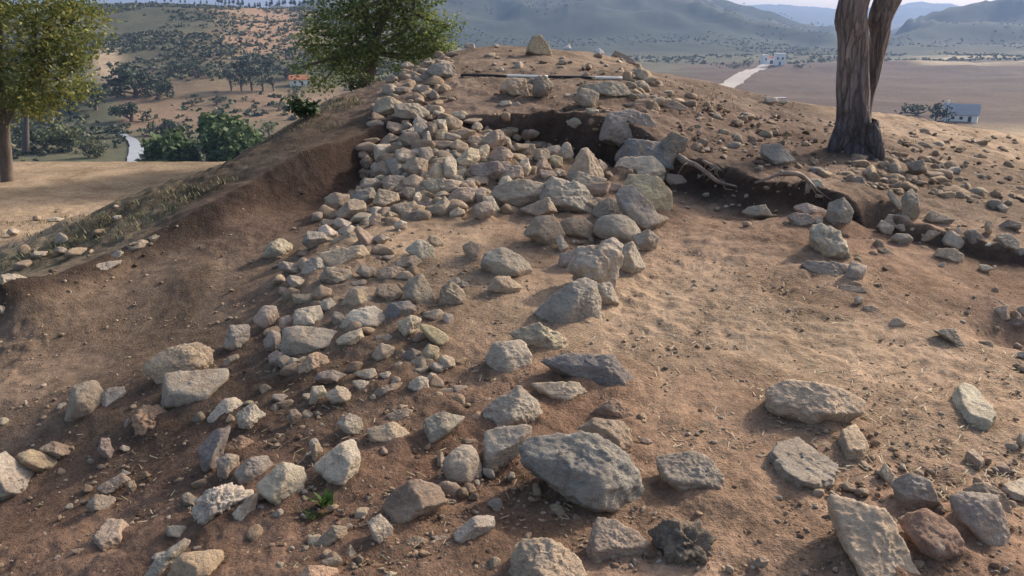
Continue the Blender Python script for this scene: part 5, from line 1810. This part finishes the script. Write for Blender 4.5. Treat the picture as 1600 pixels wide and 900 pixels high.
u = hm(1212, 101, 1)
house(1217, 102, 13 * u, 11 * u, 14 * u, 17 * u, -.15, 'tall white flat roofed farm house at the top of the pale road', M_RENDERWALL, M_RENDERWALL, [('window', -3 * u, 7 * u, 2 * u, 3 * u), ('window', 3 * u, 7 * u, 2 * u, 3 * u), ('door', 0, .2, 2.2 * u, 4 * u)], flat=True)
house(1194, 101, 8 * u, 9 * u, 13 * u, 15 * u, .1, 'narrow white farm house left of the tall flat roofed one', M_RENDERWALL, M_RENDERWALL, [('window', 0, 6 * u, 2 * u, 3 * u)], flat=True)
house(1204, 100, 9 * u, 8 * u, 8 * u, 11 * u, 0, 'low brown roofed barn between the two white farm houses', M_RENDERWALL, M_TILE, [('door', 0, .1, 5 * u, 5 * u)], name='barn')
u = hm(1500, 190, 1)
house(1499, 189, 42 * u, 24 * u, 9 * u, 22 * u, -.55, 'long low shed with grey roof and white gable end on the plain', M_RENDERWALL, M_GREYROOF, [('window', -8 * u, 3 * u, 4 * u, 4 * u), ('window', 2 * u, 3 * u, 4 * u, 4 * u), ('door', 12 * u, .1, 4 * u, 7 * u)], name='shed', chimney=-17 * u)
u = hm(1211, 161, 1)
house(1211, 163, 27 * u, 10 * u, 8 * u, 13 * u, -.2, 'low white hut on the plain just beyond the right shoulder of the mound', M_RENDERWALL, M_GREYROOF, [('door', -4 * u, .1, 4 * u, 6 * u), ('window', 6 * u, 3 * u, 3 * u, 3 * u)], name='hut', flat=True)
u = hm(468, 133, 1)
house(469, 133, 28 * u, 14 * u, 8 * u, 14 * u, .25, 'small orange roofed house half hidden by the trees at left', M_RENDERWALL, M_TILE, [('window', -7 * u, 3 * u, 3 * u, 3 * u), ('door', 3 * u, .1, 3 * u, 5.5 * u)])


# ------------------------------------------------------------------ pale road and stream
def strip(name, pts, mat, lift, seg=40):
    """px, py of the centre line and width in photo pixels, laid on the ground"""
    G = [hit(p[0], p[1], 60.0) for p in pts]
    L = np.array([[*g, p[2] * np.linalg.norm(g) / F] for g, p in zip(G, pts)])
    S = smooth_path(L, seg)
    V, Fc = [], []
    for k in range(seg):
        t = S[min(k + 1, seg - 1)][:2] - S[max(k - 1, 0)][:2]
        t /= np.linalg.norm(t) + 1e-9
        n = np.array([-t[1], t[0]])
        jl, jr = .09 * float(noise2(k * .55, 3.3, 71)), .09 * float(noise2(k * .55, 9.7, 72))
        for q in np.linspace(-.5 + jl, .5 + jr, 5):
            p = S[k][:2] + n * q * S[k][3]
            z = float(ground_z(np.array([p[0]]), np.array([p[1]]), True)[0])
            V.append((p[0], p[1], z))
    V = np.array(V).reshape(seg, 5, 3)
    V[:, :, 2] = V[:, :, 2] * .5 + V[:, :, 2].mean(axis=1, keepdims=True) * .5 + lift
    for k in range(seg - 1):
        for q in range(4):
            a = k * 5 + q
            Fc.append((a, a + 1, a + 6, a + 5))
    return tag(link_mesh(name, V.reshape(-1, 3), Fc, mat), kind='structure')


strip('road', [(1128, 141, 26), (1150, 126, 26), (1172, 113, 22), (1192, 104, 15), (1206, 101, 9)], M_ROAD, .3)
mw, nt, b = new_mat('stream_water')
b.inputs['Base Color'].default_value = (.30, .30, .31, 1)
b.inputs['Roughness'].default_value = .35
tc = nt.nodes.new('ShaderNodeNewGeometry')
bump(nt, b, noise(nt, tc.outputs['Position'], .8, 4, .6), .3, .1)
strip('stream', [(174, 201, 5), (187, 207, 7), (200, 216, 10), (210, 226, 15), (214, 236, 18), (211, 247, 19), (207, 262, 20)], mw, .3)


# ------------------------------------------------------------------ ridge pines and scrub on the hills
def pine_proto():
    r = np.random.default_rng(77)
    t = empty('pine_tree', (0, 0, 0), 'small dark pine standing in the row along the skyline ridge', 'tree', 'pines on the skyline ridge')
    v, f = tube([(0, 0, -.6), (0, 0, 2), (.1, 0, 4.5), (.1, 0, 8)], [.28, .24, .18, .04], 6)
    link_mesh('trunk', v, f, M_BARK, t)
    q, f, c = leaf_cloud([((0, 0, 4.6), (1.7, 1.7, .9)), ((.2, 0, 6.0), (1.4, 1.4, .9)), ((0, .1, 7.4), (.9, .9, .9))], 420, .75, [(.022, .036, .022), (.04, .06, .035)], r, 0, .5, .35)
    link_mesh('crown', q, f, M_SCRUB, t, False, 'leaf', c)
    return t


proto = pine_proto()
rp = np.random.default_rng(78)
first = True
for s_px in np.r_[np.linspace(172, 340, 16), np.linspace(346, 505, 30)]:
    s_px = s_px + rp.uniform(-3, 3)
    yy = 600 + rp.uniform(-14, 10)
    xx = (s_px - 800) / F / 1.0539 * yy
    zz = float(ground_z(np.array([xx]), np.array([yy]), True)[0])
    if first:
        o, first = proto, False
    else:
        o = proto.copy()
        C.objects.link(o)
        for ch in list(proto.children):
            c2 = ch.copy()
            C.objects.link(c2)
            c2.parent = o
    o.location = (xx, yy, zz)
    sc_ = rp.uniform(.55, 1.0) * (1.0 if s_px > 344 else .55)
    o.scale = (sc_ * .8, sc_ * .8, sc_)


def scrub():
    r = np.random.default_rng(90)
    n = 62000
    s = r.uniform(-250, 760, n)
    Y = np.exp(r.uniform(np.log(70), np.log(640), n))
    x = (s - 800) / F / 1.0539 * Y
    dens = sstep(-.8, .15, fbm2(x / 42, Y / 42, 3, 91))
    bare = np.exp(-(((s - 405) / 62) ** 2)) * sstep(330, 380, Y)
    flat = sstep(150, 190, s) * (1 - sstep(520, 600, s)) * sstep(185, 215, Y) * (1 - sstep(270, 320, Y))
    stream = np.exp(-(((s - 205) / 22) ** 2)) * (Y < 290)
    dens = dens * (1 - .6 * np.clip(bare * 1.3, 0, 1)) * (1 - .75 * flat) * (1 - stream) * (.35 + .65 * sstep(300, 420, Y))
    k = r.uniform(0, 1, n) < dens
    x, Y = x[k], Y[k]
    n2 = 9000
    s2 = r.uniform(640, 1900, n2)
    Y2 = np.exp(r.uniform(np.log(640), np.log(1750), n2))
    x2 = (s2 - 800) / F / 1.0539 * Y2
    k2 = (fbm2(x2 / 150, Y2 / 150, 3, 93) > -.05)
    x, Y = np.r_[x, x2[k2]], np.r_[Y, Y2[k2]]
    z = ground_z(x, Y, True)
    m = 9
    N = len(x)
    size = (r.uniform(.45, 1.5, N)) * np.where(Y > 640, 1.5, 1.0) * np.where(Y < 200, .7, 1)
    d = r.normal(size=(N, m, 3))
    d /= np.linalg.norm(d, axis=2)[:, :, None]
    d[:, :, 2] = np.abs(d[:, :, 2]) * .9
    p = np.stack([x, Y, z], 1)[:, None] + d * size[:, None, None] * r.uniform(.4, 1, (N, m, 1))
    a = r.normal(size=(N, m, 3))
    a /= np.linalg.norm(a, axis=2)[:, :, None]
    b_ = np.cross(a, r.normal(size=(N, m, 3)))
    b_ /= np.linalg.norm(b_, axis=2)[:, :, None]
    sz = size[:, None, None] * .55
    q = np.stack([p - a * sz, p + b_ * sz * .8, p + a * sz, p - b_ * sz * .8], 2).reshape(-1, 3)
    f = np.arange(N * m * 4).reshape(-1, 4)
    base = np.array([(.055, .07, .04), (.075, .088, .05), (.12, .12, .075), (.065, .08, .06)])[r.integers(0, 4, N)]
    c = np.repeat(base, m * 4, axis=0) * np.repeat(r.uniform(.75, 1.25, N * m), 4)[:, None]
    tag(link_mesh('hillside_scrub', q, f, M_SCRUB, None, False, 'leaf', c), kind='stuff')


scrub()


# ------------------------------------------------------------------ the air
def haze():
    v, f = box(-5800, 5800, -5800, 5800, -110, 175)
    m = bpy.data.materials.new('haze')
    m.use_nodes = True
    nt = m.node_tree
    nt.nodes.remove(nt.nodes['Principled BSDF'])
    pv = nt.nodes.new('ShaderNodeVolumePrincipled')
    pv.inputs['Color'].default_value = (*HAZE_COLOR, 1)
    pv.inputs['Density'].default_value = HAZE_DENSITY
    pv.inputs['Anisotropy'].default_value = .3
    nt.links.new(pv.outputs[0], nt.nodes['Material Output'].inputs['Volume'])
    o = link_mesh('haze', v, f, m, None, False)
    tag(o, kind='stuff')


haze()
